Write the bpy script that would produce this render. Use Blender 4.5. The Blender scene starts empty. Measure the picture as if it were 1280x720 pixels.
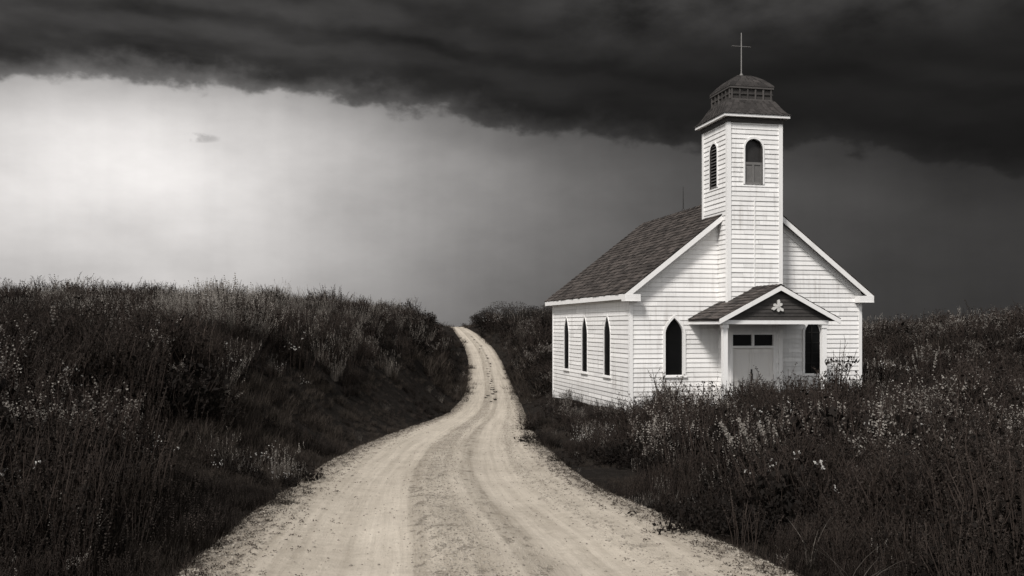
import bpy, math, random
import numpy as np
random.seed(7)
RNG = np.random.default_rng(11)
S = bpy.context.scene
COL = S.collection
EYE = 2.0                       # camera height above the near road
rad = math.radians

# ------------------------------------------------------------------ helpers
def tag(o, label=None, cat=None, group=None, kind=None):
    if label: o['label'] = label
    if cat: o['category'] = cat
    if group: o['group'] = group
    if kind: o['kind'] = kind
    return o

def empty(name, loc=(0, 0, 0), rz=0.0, parent=None):
    o = bpy.data.objects.new(name, None)
    o.empty_display_size = 0.2
    COL.objects.link(o)
    o.location = loc
    o.rotation_euler = (0, 0, rz)
    if parent: o.parent = parent
    return o

def copy_tree(o, parent=None):
    c = o.copy()
    COL.objects.link(c)
    if parent: c.parent = parent
    for ch in list(o.children):
        copy_tree(ch, c)
    return c

class MB:
    """collects faces with a material slot and a per-face random tone"""
    def __init__(self):
        self.v, self.f, self.m, self.t = [], [], [], []
    def poly(self, pts, m=0, tone=0.5):
        i = len(self.v)
        self.v.extend([tuple(p) for p in pts])
        self.f.append(tuple(range(i, i + len(pts))))
        self.m.append(m); self.t.append(tone)
    def hexa(self, p, m=0, tone=0.5):
        """p: 8 points, bottom ring 0-3, top ring 4-7"""
        for q in ((3, 2, 1, 0), (4, 5, 6, 7), (0, 1, 5, 4), (1, 2, 6, 5), (2, 3, 7, 6), (3, 0, 4, 7)):
            self.poly([p[k] for k in q], m, tone)
    def box(self, x0, x1, y0, y1, z0, z1, m=0, tone=0.5):
        self.hexa([(x0, y0, z0), (x1, y0, z0), (x1, y1, z0), (x0, y1, z0),
                   (x0, y0, z1), (x1, y0, z1), (x1, y1, z1), (x0, y1, z1)], m, tone)
    def tube(self, pts, radii, n=6, m=0, tone=0.5, cap=True):
        rings = []
        for k, p in enumerate(pts):
            p = np.array(p, float)
            a = np.array(pts[max(k - 1, 0)], float); b = np.array(pts[min(k + 1, len(pts) - 1)], float)
            d = b - a; d /= (np.linalg.norm(d) + 1e-9)
            h = np.array((1., 0, 0)) if abs(d[0]) < .8 else np.array((0, 1., 0))
            e1 = np.cross(d, h); e1 /= np.linalg.norm(e1); e2 = np.cross(d, e1)
            rings.append([tuple(p + radii[k] * (math.cos(t) * e1 + math.sin(t) * e2))
                          for t in [2 * math.pi * j / n for j in range(n)]])
        for k in range(len(rings) - 1):
            for j in range(n):
                self.poly([rings[k][j], rings[k][(j + 1) % n], rings[k + 1][(j + 1) % n], rings[k + 1][j]], m, tone)
        if cap:
            self.poly(rings[0][::-1], m, tone); self.poly(rings[-1], m, tone)
    def mesh(self, name, mats, smooth=False):
        me = bpy.data.meshes.new(name)
        me.from_pydata(self.v, [], self.f)
        for mt in mats: me.materials.append(mt)
        me.polygons.foreach_set('material_index', self.m)
        if smooth: me.polygons.foreach_set('use_smooth', [True] * len(self.f))
        at = me.attributes.new('tone', 'FLOAT', 'FACE')
        at.data.foreach_set('value', self.t)
        me.update()
        return me
    def build(self, name, mats, parent=None, smooth=False):
        if not isinstance(mats, (list, tuple)): mats = [mats]
        o = bpy.data.objects.new(name, self.mesh(name, mats, smooth))
        COL.objects.link(o)
        if parent: o.parent = parent
        return o

# ------------------------------------------------------------------ materials
def newmat(name):
    m = bpy.data.materials.new(name); m.use_nodes = True
    nt = m.node_tree
    b = nt.nodes['Principled BSDF']
    return m, nt, b

def N(nt, t, **kw):
    n = nt.nodes.new(t)
    for k, v in kw.items():
        if k in n.inputs: n.inputs[k].default_value = v
        else: setattr(n, k, v)
    return n
def L(nt, a, b): nt.links.new(a, b)
def math_(nt, op, a, b=None, c=None, clamp=False):
    n = nt.nodes.new('ShaderNodeMath'); n.operation = op; n.use_clamp = clamp
    for i, v in enumerate((a, b, c)):
        if v is None: continue
        if isinstance(v, (int, float)): n.inputs[i].default_value = v
        else: L(nt, v, n.inputs[i])
    return n.outputs[0]
def mixc(nt, fac, a, b, mode='MIX'):
    n = nt.nodes.new('ShaderNodeMix'); n.data_type = 'RGBA'; n.blend_type = mode
    for i, v in ((0, fac), (6, a), (7, b)):
        if isinstance(v, (int, float)): n.inputs[i].default_value = v
        elif isinstance(v, (tuple, list)): n.inputs[i].default_value = (*v[:3], 1)
        else: L(nt, v, n.inputs[i])
    return n.outputs[2]
def maprange(nt, v, a, b, c=0., d=1., smooth=False):
    n = nt.nodes.new('ShaderNodeMapRange')
    if smooth: n.interpolation_type = 'SMOOTHSTEP'
    L(nt, v, n.inputs[0])
    for i, x in zip((1, 2, 3, 4), (a, b, c, d)): n.inputs[i].default_value = x
    return n.outputs[0]
def noise(nt, vec, scale, detail=4, rough=.55, dist=0.):
    n = N(nt, 'ShaderNodeTexNoise')
    n.inputs['Scale'].default_value = scale; n.inputs['Detail'].default_value = detail
    n.inputs['Roughness'].default_value = rough; n.inputs['Distortion'].default_value = dist
    if vec is not None: L(nt, vec, n.inputs['Vector'])
    return n.outputs['Fac']
def scaled(nt, vec, s):
    n = N(nt, 'ShaderNodeMapping'); L(nt, vec, n.inputs['Vector']); n.inputs['Scale'].default_value = s
    return n.outputs[0]
def bump(nt, b, h, strength, dist):
    n = N(nt, 'ShaderNodeBump'); n.inputs['Strength'].default_value = strength; n.inputs['Distance'].default_value = dist
    L(nt, h, n.inputs['Height']); L(nt, n.outputs[0], b.inputs['Normal'])

def painted(name, col, dirt, amount=.5, rough=.6):
    """weathered oil paint on boards: per-board tone, vertical run stains, flakes"""
    m, nt, b = newmat(name)
    tc = N(nt, 'ShaderNodeTexCoord').outputs['Object']
    at = N(nt, 'ShaderNodeAttribute', attribute_name='tone').outputs['Fac']
    streak = noise(nt, scaled(nt, tc, (7, 7, .55)), 1.0, 6, .65)
    patch = noise(nt, tc, .9, 5, .6)
    fine = noise(nt, scaled(nt, tc, (3, 3, 22)), 3.0, 5, .7)
    z = N(nt, 'ShaderNodeSeparateXYZ'); L(nt, tc, z.inputs[0])
    low = maprange(nt, z.outputs[2], 0.0, 1.1, .55, 0.)
    f = math_(nt, 'MULTIPLY', maprange(nt, streak, .48, .78), maprange(nt, patch, .35, .7))
    f = math_(nt, 'ADD', f, math_(nt, 'MULTIPLY', low, maprange(nt, fine, .45, .7)))
    f = math_(nt, 'ADD', f, math_(nt, 'MULTIPLY', maprange(nt, fine, .62, .8), .5))
    f = math_(nt, 'MULTIPLY', f, amount, clamp=True)
    base = mixc(nt, maprange(nt, at, 0, 1), tuple(c * .86 for c in col), tuple(min(1, c * 1.05) for c in col))
    c = mixc(nt, f, base, dirt)
    flake = maprange(nt, noise(nt, scaled(nt, tc, (9, 9, 26)), 1.6, 6, .75), .69, .72)
    c = mixc(nt, math_(nt, 'MULTIPLY', flake, min(1, amount)), c, tuple(x * .55 for x in dirt))
    L(nt, c, b.inputs['Base Color'])
    b.inputs['Roughness'].default_value = rough
    b.inputs['Specular IOR Level'].default_value = .25
    bump(nt, b, fine, .25, .004)
    return m

def simple(name, col, rough=.7, var=.3, scale=6., spec=.3, metal=0.):
    m, nt, b = newmat(name)
    tc = N(nt, 'ShaderNodeTexCoord').outputs['Object']
    n = noise(nt, tc, scale, 6, .65)
    at = N(nt, 'ShaderNodeAttribute', attribute_name='tone').outputs['Fac']
    f = math_(nt, 'ADD', math_(nt, 'MULTIPLY', n, .6), math_(nt, 'MULTIPLY', at, .4))
    c = mixc(nt, maprange(nt, f, .25, .75), tuple(x * (1 - var) for x in col), tuple(x * (1 + var) for x in col))
    L(nt, c, b.inputs['Base Color'])
    b.inputs['Roughness'].default_value = rough
    b.inputs['Specular IOR Level'].default_value = spec
    b.inputs['Metallic'].default_value = metal
    bump(nt, b, n, .3, .006)
    return m

def plantmat(name, a, c2, trans=.25, rough=.75):
    m, nt, b = newmat(name)
    oi = N(nt, 'ShaderNodeObjectInfo')
    tc = N(nt, 'ShaderNodeTexCoord').outputs['Object']
    at = N(nt, 'ShaderNodeAttribute', attribute_name='tone').outputs['Fac']
    f = math_(nt, 'ADD', math_(nt, 'MULTIPLY', oi.outputs['Random'], .6), math_(nt, 'MULTIPLY', at, .4))
    col = mixc(nt, f, a, c2)
    L(nt, col, b.inputs['Base Color'])
    b.inputs['Roughness'].default_value = rough
    b.inputs['Specular IOR Level'].default_value = .12
    tr = N(nt, 'ShaderNodeBsdfTranslucent'); L(nt, col, tr.inputs['Color'])
    mx = N(nt, 'ShaderNodeMixShader'); mx.inputs[0].default_value = trans
    L(nt, b.outputs[0], mx.inputs[1]); L(nt, tr.outputs[0], mx.inputs[2])
    L(nt, mx.outputs[0], nt.nodes['Material Output'].inputs['Surface'])
    return m

WHITE = painted('white_clapboard_paint', (.80, .785, .765), (.27, .245, .22), .85)
TRIM = painted('white_trim_paint', (.82, .805, .785), (.36, .33, .30), .35)
DOORP = painted('door_paint', (.70, .68, .655), (.25, .23, .21), .6)
SHING = simple('cedar_shingle', (.056, .047, .042), .85, .72, 5.)
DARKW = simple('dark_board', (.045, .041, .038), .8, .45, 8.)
LATT = simple('weathered_lattice', (.07, .064, .06), .8, .4, 8.)
GREYP = simple('grey_shutter', (.12, .115, .11), .75, .3, 8.)
STONE = simple('plank_floor', (.28, .26, .24), .85, .3, 4.)
GLASS = simple('old_dark_glass', (.004, .004, .004), .35, .3, 3., .12)
MUNT = simple('black_sash', (.012, .011, .010), .6, .3, 8., .2)
TSHING = simple('tower_shingle', (.036, .032, .030), .85, .5, 9.)
EMBL = simple('weathered_white', (.50, .485, .46), .7, .25, 10.)
IRON = simple('cross_metal', (.22, .21, .20), .45, .3, 8., .5, .6)
BLACKI = simple('black_iron', (.03, .028, .027), .5, .3, 8., .4, .3)

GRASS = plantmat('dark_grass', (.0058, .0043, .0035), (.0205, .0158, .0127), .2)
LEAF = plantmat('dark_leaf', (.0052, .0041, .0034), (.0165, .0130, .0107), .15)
STEM = plantmat('weed_stem', (.018, .0132, .011), (.055, .042, .035), .05)
PALE = plantmat('dry_seed_head', (.16, .142, .125), (.46, .425, .385), .25)
DRY = plantmat('dry_grass', (.075, .065, .057), (.20, .178, .155), .25)
PETAL = plantmat('white_petal', (.55, .53, .50), (.78, .76, .73), .3)
VERGE = plantmat('verge_grass', (.026, .021, .0172), (.070, .057, .047), .2)
HEAD = plantmat('dark_seed_head', (.010, .008, .007), (.075, .061, .052), .15)
FARL = plantmat('far_leaf', (.022, .019, .017), (.055, .048, .042), .15)  # paler than the near leaves: slight distance haze put into the colour
LITT = plantmat('dry_litter', (.022, .018, .015), (.12, .10, .083), .1, .9)
STONEG = plantmat('loose_stone', (.11, .097, .081), (.40, .362, .31), 0., .9)

# ------------------------------------------------------------------ terrain
# road centre line: depth, left edge x, right edge x, height (relative to the eye)
F = 1179.
def _e(px, d): return (px - 640) / F * d
_rt = [  # depth, left, right, row  (read off the survey photograph, turned into metres)
    (7.56, 240, 972, 720), (9.4, 306, 850, 662), (12, 362, 754, 619), (18, 438, 684, 568), (25, 503, 661, 540), (33, 556, 653, 520.5),
    (42, 575, 648, 505), (55, 584, 642, 489.5), (70, 587, 633, 470), (85, 587, 625, 451),
    (98, 581, 612, 432), (108, 572, 596, 418), (115, 566, 582, 410)]
RD = np.array([-30, -10, 0] + [r[0] for r in _rt] + [122, 135, 160])
RL = np.array([-2.75, -2.7, -2.65] + [_e(r[1], r[0]) for r in _rt] + [-8.5, -11.5, -16])
RR = np.array([2.1, 2.1, 2.1] + [_e(r[2], r[0]) for r in _rt] + [-6.3, -9.0, -13])
RZ = np.array([-2., -2., -2.] + [-(r[3] - 408) / F * r[0] for r in _rt] + [-.1, -.7, -2.5])
def smooth_interp(x, xp, fp):
    """monotone-ish cubic (finite-difference Hermite)"""
    x = np.clip(np.asarray(x, float), xp[0], xp[-1])
    d = np.gradient(fp, xp)
    i = np.clip(np.searchsorted(xp, x) - 1, 0, len(xp) - 2)
    h = xp[i + 1] - xp[i]; t = (x - xp[i]) / h
    return ((2*t**3 - 3*t**2 + 1) * fp[i] + (t**3 - 2*t**2 + t) * h * d[i]
            + (-2*t**3 + 3*t**2) * fp[i + 1] + (t**3 - t**2) * h * d[i + 1])

def vnoise(x, y, seed=0):
    xi = np.floor(x).astype(np.int64); yi = np.floor(y).astype(np.int64)
    fx = x - xi; fy = y - yi
    fx = fx * fx * (3 - 2 * fx); fy = fy * fy * (3 - 2 * fy)
    def h(a, b):
        n = (a * 374761393 + b * 668265263 + seed * 974711) & 0x7fffffff
        n = ((n ^ (n >> 13)) * 1274126177) & 0x7fffffff
        return ((n ^ (n >> 16)) & 0xffff) / 65535.
    return (h(xi, yi) * (1 - fx) + h(xi + 1, yi) * fx) * (1 - fy) + (h(xi, yi + 1) * (1 - fx) + h(xi + 1, yi + 1) * fx) * fy
def fbm(x, y, o=4, seed=0):
    s, a, t = 0., .5, 0.
    for k in range(o):
        s = s + a * vnoise(x * 2**k, y * 2**k, seed + k); t += a; a *= .5
    return s / t

LP = np.array([(-6,0,-1.3),(-12,5,-.9),(-6,10,-1.5),(-10,15,-.7),(-14,20,-.08),(-20,20,.05),(-9,25,-.2),(-15,28,.48),(-24,32,.65),(-40,35,.3),(-6.5,33,-.5),
    (-9,40,.55),(-14,45,1.1),(-25,50,1.15),(-5.5,50,.0),(-6,55,.1),(-10,60,1.05),(-20,60,1.4),(-6.2,75,.2),(-10,80,.7),(-8.5,95,.2),(-14,100,.6),(-9.5,108,.1),(-11,116,0),(-30,20,.2),(-40,60,.6),(-25,120,-.8),(-60,100,-1),(-60,20,-.5)])
RP = np.array([(4,3,-1.95),(8,5,-1.85),(5,12,-2.15),(8,12,-2.0),(14,12,-1.8),(3,20,-2.55),(6,20,-2.5),(10,20,-2.3),(16,22,-2.0),(2.5,26,-2.8),(4,28,-2.72),(8,26,-2.5),(13,30,-2.3),(20,30,-1.9),
    (1.8,35,-2.85),(6,35,-2.65),(10,36,-2.55),(1,41,-2.85),(6,41,-2.6),(16,40,-2.0),(18,50,-1.7),(25,45,-.65),(20,60,-1.6),(32,60,-.35),(26,72,-1.5),(38,80,-.7),(30,85,-1.8),(50,50,-.1),(2.5,50,-3.0),(8,50,-2.1),(3,65,-2.7),(9,65,-1.4),(3,80,-1.9),(10,80,-.5),
    (0,95,-1.2),(6,95,.1),(-2,108,0),(4,110,.6),(12,112,.7),(20,112,.3),(40,120,-1),(60,80,-.5)])
def idw(P, x, y):
    num = np.zeros_like(x); den = np.zeros_like(x)
    for px, py, pz in P:
        s = 2.5 + .05 * max(py, 0)
        w = 1. / ((x - px) ** 2 + ((y - py) * .8) ** 2 + s * s) ** 2.2
        num += w * pz; den += w
    return num / den
def road_at(y):
    return smooth_interp(y, RD, RL), smooth_interp(y, RD, RR), smooth_interp(y, RD, RZ)
def sstep(t): t = np.clip(t, 0, 1); return t * t * (3 - 2 * t)
def terrain(x, y, with_road_cut=True):
    """returns world z and signed distance outside the road edge"""
    x = np.asarray(x, float); y = np.asarray(y, float)
    l, r, zr = road_at(y)
    dl, dr = l - x, x - r
    side = np.where(x < (l + r) / 2, 0, 1)
    d = np.where(side == 0, dl, dr)
    zt = np.where(side == 0, idw(LP, x, y), idw(RP, x, y))
    bankw = np.where(side == 0, 3.2 + .02 * np.clip(y, 0, 100), 2.2)
    k = sstep(d / bankw)
    z = zr * (1 - k) + zt * k
    bump_ = (fbm(x * .35, y * .35, 4, 3) - .5) * .6 + (fbm(x * 1.3, y * 1.3, 3, 9) - .5) * .12
    ch = np.maximum(np.abs((x - 6.5)) - 5.5, np.abs(y - 35) - 7.)
    z = z + bump_ * sstep(d / 2.) * (.25 + .75 * sstep(ch / 3.))
    if with_road_cut:
        z = z - .14 * sstep((-d + .15) / .6)
    far = sstep((np.hypot(x, y - 20) - 130) / 160.)
    z = z * (1 - far) + (-9.) * far
    return z + EYE, d

def axis(a, b, step, lo, hi, g=1.25):
    c = list(np.arange(a, b + 1e-6, step))
    s = step; v = b
    while v < hi: s *= g; v += s; c.append(v)
    s = step; v = a; pre = []
    while v > lo: s *= g; v -= s; pre.append(v)
    return np.array(pre[::-1] + c)

def grid_object(name, X, Y, Z, mats, uv=None):
    ny, nx = X.shape
    me = bpy.data.meshes.new(name)
    co = np.stack([X, Y, Z], -1).reshape(-1, 3)
    i = np.arange(nx * ny).reshape(ny, nx)
    q = np.stack([i[:-1, :-1], i[:-1, 1:], i[1:, 1:], i[1:, :-1]], -1).reshape(-1, 4)
    me.from_pydata(co.tolist(), [], q.tolist())
    for m in mats: me.materials.append(m)
    me.polygons.foreach_set('use_smooth', [True] * len(q))
    if uv is not None:
        u = me.uv_layers.new(name='road_uv')
        u.data.foreach_set('uv', uv.reshape(-1, 2)[q.reshape(-1)].reshape(-1))
    me.update()
    o = bpy.data.objects.new(name, me); COL.objects.link(o)
    return o

def ground_material():
    m, nt, b = newmat('dark_soil_and_litter')
    p = N(nt, 'ShaderNodeNewGeometry').outputs['Position']
    n1 = noise(nt, p, .35, 6, .6); n2 = noise(nt, p, 5., 6, .7); n3 = noise(nt, p, 30., 4, .7)
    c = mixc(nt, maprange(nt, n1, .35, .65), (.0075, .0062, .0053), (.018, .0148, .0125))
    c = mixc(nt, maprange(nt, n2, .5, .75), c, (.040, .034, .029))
    L(nt, c, b.inputs['Base Color']); b.inputs['Roughness'].default_value = .95
    b.inputs['Specular IOR Level'].default_value = .1
    bump(nt, b, math_(nt, 'ADD', n2, math_(nt, 'MULTIPLY', n3, .4)), .9, .08)
    return m

def road_material():
    m, nt, b = newmat('pale_gravel_road')
    uv = N(nt, 'ShaderNodeUVMap', uv_map='road_uv').outputs[0]
    p = N(nt, 'ShaderNodeNewGeometry').outputs['Position']
    sx = N(nt, 'ShaderNodeSeparateXYZ'); L(nt, uv, sx.inputs[0])
    t = sx.outputs[0]       # 0..1 across
    wob = noise(nt, scaled(nt, uv, (0, .06, 0)), 1., 3)
    tw = math_(nt, 'ADD', t, math_(nt, 'MULTIPLY', math_(nt, 'SUBTRACT', wob, .5), .05))
    fc = N(nt, 'ShaderNodeFloatCurve'); L(nt, tw, fc.inputs['Value'])
    c = fc.mapping.curves[0]
    pts = [(0, .1), (.06, .3), (.14, .78), (.24, .95), (.33, 1.), (.375, .75), (.395, .02), (.43, .25), (.50, .30), (.535, .80), (.56, .75), (.59, .2), (.62, .35), (.68, .95), (.76, .85), (.83, .5), (.9, .68), (.96, .3), (1, .1)]
    c.points[0].location = pts[0]; c.points[1].location = pts[-1]
    for q in pts[1:-1]: c.points.new(*q)
    fc.mapping.update()
    track = fc.outputs[0]
    long_ = noise(nt, scaled(nt, uv, (30, .16, 1)), 1., 7, .68)
    big = noise(nt, p, .55, 5, .6)
    grit = noise(nt, p, 38., 5, .75)
    mid = noise(nt, p, 7., 6, .7)
    v = N(nt, 'ShaderNodeTexVoronoi'); v.inputs['Scale'].default_value = 30.; L(nt, p, v.inputs['Vector'])
    peb = maprange(nt, v.outputs['Distance'], .12, .34, 1., 0.)
    f = math_(nt, 'ADD', math_(nt, 'MULTIPLY', track, .17), math_(nt, 'MULTIPLY', long_, .66))
    f = math_(nt, 'ADD', f, math_(nt, 'MULTIPLY', big, .34))
    f = math_(nt, 'ADD', f, math_(nt, 'MULTIPLY', math_(nt, 'SUBTRACT', mid, .5), .34))
    col = mixc(nt, maprange(nt, f, .28, .95), (.235, .20, .157), (.70, .63, .535))
    rough_zone = maprange(nt, track, .2, .75, 1., .12)
    holes = math_(nt, 'MULTIPLY', maprange(nt, noise(nt, scaled(nt, p, (1.25, .8, 1)), 4.6, 5, .72), .55, .62), rough_zone)
    col = mixc(nt, math_(nt, 'MULTIPLY', holes, .75), col, (.15, .128, .10))
    col = mixc(nt, math_(nt, 'MULTIPLY', maprange(nt, grit, .55, .72), math_(nt, 'ADD', math_(nt, 'MULTIPLY', rough_zone, .42), .07)), col, (.16, .14, .115))
    tint = mixc(nt, N(nt, 'ShaderNodeTexVoronoi', ).outputs['Distance'], (1, 1, 1), (1, 1, 1))
    col = mixc(nt, math_(nt, 'MULTIPLY', peb, math_(nt, 'MULTIPLY', rough_zone, .35)), col, (.62, .58, .52))
    edge = math_(nt, 'MULTIPLY', maprange(nt, math_(nt, 'ABSOLUTE', math_(nt, 'SUBTRACT', t, .5)), .40, .53), maprange(nt, mid, .3, .62))
    col = mixc(nt, math_(nt, 'MULTIPLY', edge, .85), col, (.085, .07, .058))
    L(nt, col, b.inputs['Base Color']); b.inputs['Roughness'].default_value = .95
    b.inputs['Specular IOR Level'].default_value = .15
    h = math_(nt, 'ADD', math_(nt, 'MULTIPLY', grit, .35), math_(nt, 'MULTIPLY', peb, math_(nt, 'MULTIPLY', rough_zone, .5)))
    h = math_(nt, 'ADD', h, math_(nt, 'MULTIPLY', long_, .5))
    h = math_(nt, 'ADD', h, math_(nt, 'MULTIPLY', mid, .7))
    h = math_(nt, 'SUBTRACT', h, math_(nt, 'MULTIPLY', holes, .6))
    bump(nt, b, h, .6, .04)
    return m

gx = axis(-24, 24, .3, -3500, 3500); gy = axis(-4, 125, .4, -400, 4000)
X, Y = np.meshgrid(gx, gy)
Z, _ = terrain(X, Y)
ground = grid_object('ground', X, Y, Z, [ground_material()]); tag(ground, kind='structure')
ground['label'] = 'dark weedy ground rising in low hills on both sides of the road'
ground['category'] = 'ground'

ry = np.concatenate([np.arange(-8, 30, .16), np.arange(30, 70, .4), np.arange(70, 140, .7)])
NA = 84
tt = np.linspace(-.14, 1.14, NA)
l, r, zr = road_at(ry)
T, RYY = np.meshgrid(tt, ry)
RX = l[:, None] + T * (r - l)[:, None]
W = (r - l)[:, None]
prof = np.interp(T, [-.14, 0, .08, .2, .30, .38, .44, .52, .585, .66, .74, .83, .92, 1, 1.14],
                 [.02, .02, .02, -.02, -.028, -.012, .018, .024, .01, -.024, -.024, .004, .012, .02, .02])
dn = np.where(T < 0, -T, np.where(T > 1, T - 1, 0)) * W
RZZ = zr[:, None] + EYE + .03 + prof * np.clip(W / 4., .5, 1.2) - .30 * sstep(dn / .55) + (fbm(RX * 1.6, RYY * 1.6, 4, 21) - .5) * .05
RZZ += (fbm(RX * 7, RYY * 7, 2, 5) - .5) * .018
uvr = np.stack([T, RYY], -1)
road = grid_object('road', RX, RYY, RZZ, [road_material()], uvr); tag(road, kind='structure')
road['label'] = 'pale gravel road with wheel tracks winding up to the hill crest'
road['category'] = 'road'

# ------------------------------------------------------------------ church
CH = empty('church', (3.715, 29.6, -.70), rad(12))
tag(CH, 'white clapboard country church with shingled roof, square bell tower and small porch', 'church')
WID, LEN = 8.0, 9.6
EAVE, SL = 3.93, .78           # roof-top height above the wall line, slope
def arch(kind, c, w, z0, zs, za):
    """half-width of an opening at height z"""
    def fn(z):
        if z < z0 - 1e-6 or z > za + 1e-6: return None
        if z <= zs: h = w
        else:
            q = min(1, (z - zs) / (za - zs))
            h = w * (1 - q ** 1.75) if kind == 'gothic' else w * math.sqrt(max(0, 1 - q * q))
        return (c - h, c + h)
    fn.z0, fn.z1, fn.zs = z0, za, zs
    return fn

def siding(mb, P, z0, z1, left, right, ops=(), e=.15, seam=(2.2, 4.2), breaks=()):
    z = z0
    while z < z1 - 1e-6:
        ze = min(z + e, z1)
        cuts = {z, ze}
        for o in ops:
            for q in (o.z0, o.z1, o.zs):
                if z < q < ze: cuts.add(q)
            if o.zs < ze and z < o.z1: cuts.add((z + ze) / 2)
        for q in breaks:
            if z < q < ze: cuts.add(q)
        cuts = sorted(cuts)
        seams, x = [], left(z) + random.uniform(.3, seam[1])
        while x < right(z): seams.append(x); x += random.uniform(*seam)
        tones = [random.random() for _ in range(len(seams) + 1)]
        jit = [random.uniform(-.003, .003) for _ in tones]
        tilt = [random.uniform(-.003, .003) for _ in tones]
        for ci in range(len(cuts) - 1):
            a, b = cuts[ci], cuts[ci + 1]
            def spans(zz, other):
                xs = [left(zz), right(zz)]
                for o in ops:
                    if o(min(max((a + b) / 2, o.z0), o.z1)) is None or (a + b) / 2 < o.z0 or (a + b) / 2 > o.z1: continue
                    iv = o(min(max(zz, o.z0), o.z1))
                    if iv: xs += list(iv)
                xs.sort()
                return xs
            xa, xb = spans(a, b), spans(b, a)
            for k in range(0, len(xa), 2):
                if k + 1 >= len(xb): continue
                edges = [0.] + [(s - xa[k]) / max(1e-6, xa[k + 1] - xa[k]) for s in seams if xa[k] + .05 < s < xa[k + 1] - .05] + [1.]
                for j in range(len(edges) - 1):
                    e0, e1 = edges[j], edges[j + 1]
                    g0 = .0015 if j > 0 else 0.
                    A0 = xa[k] + (xa[k + 1] - xa[k]) * e0 + g0; A1 = xa[k] + (xa[k + 1] - xa[k]) * e1
                    B0 = xb[k] + (xb[k + 1] - xb[k]) * e0 + g0; B1 = xb[k] + (xb[k + 1] - xb[k]) * e1
                    mid = (A0 + A1) / 2
                    bi = sum(1 for s in seams if s < mid)
                    def out(zz): return .031 - .025 * (zz - z) / e + jit[bi]
                    def dz(xx): return tilt[bi] * 0
                    mb.poly([P(A0, a, out(a)), P(A1, a, out(a)), P(B1, b, out(b)), P(B0, b, out(b))], 0, tones[bi])
                    if ci == 0:
                        mb.poly([P(A0, a, out(a) - .029), P(A1, a, out(a) - .029), P(A1, a, out(a)), P(A0, a, out(a))], 0, tones[bi])
        z = ze

PF = lambda s, z, o: (s, -o, z)                   # front wall
PBK = lambda s, z, o: (WID - s, LEN + o, z)       # back wall
PLT = lambda s, z, o: (-o, LEN - s, z)            # left wall (s runs back to front)
PRT = lambda s, z, o: (WID + o, s, z)             # right wall
WZ = 3.80
gl = lambda z: 0. if z <= WZ else (z - WZ) / SL
gr = lambda z: WID - gl(z)
fw = [arch('gothic', 1.45, .30, 1.16, 2.50, 2.97), arch('gothic', 6.27, .30, 1.16, 2.50, 2.97)]
sw_y = [2.31, 5.0, 7.5]
sw = [arch('gothic', LEN - y, .34, 1.05, 2.40, 3.05) for y in sw_y]
swr = [arch('gothic', y, .27, 1.05, 2.55, 3.03) for y in sw_y]
for P, le, ri, top, ops in ((PF, gl, gr, 6.9, fw), (PLT, lambda z: 0., lambda z: LEN, WZ, sw),
                            (PRT, lambda z: 0., lambda z: LEN, WZ, swr), (PBK, gl, gr, 6.9, ())):
    mb = MB(); siding(mb, P, -.4, top, le, ri, ops, breaks=(WZ,)); mb.build('wall', WHITE, CH)
# dark interior shell so that no light leaks through
mb = MB(); mb.box(.16, WID - .16, .16, LEN - .16, -.4, WZ - .1)
mb.hexa([(.3, .16, WZ - .099), (WID - .3, .16, WZ - .099), (WID - .3, LEN - .16, WZ - .099), (.3, LEN - .16, WZ - .099),
         (WID/2 - .05, .16, 6.75), (WID/2 + .05, .16, 6.75), (WID/2 + .05, LEN - .16, 6.75), (WID/2 - .05, LEN - .16, 6.75)])
mb.build('interior_lining', DARKW, CH)
# corner boards and base board
for (x, y) in ((0, 0), (WID, 0), (0, LEN), (WID, LEN)):
    mb = MB()
    sx = -1 if x == 0 else 1; sy = -1 if y == 0 else 1
    a = sorted((x + sx * .042, x - sx * .075)); b = sorted((y + sy * .042, y + sy * .0))
    mb.box(a[0], a[1], b[0], b[1], -.4, WZ - .02)
    a = sorted((x + sx * .042, x + sx * .0)); b = sorted((y + sy * -.002, y - sy * .075))
    mb.box(a[0], a[1], b[0], b[1], -.4, WZ - .02)
    mb.build('corner_board', TRIM, CH)

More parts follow.
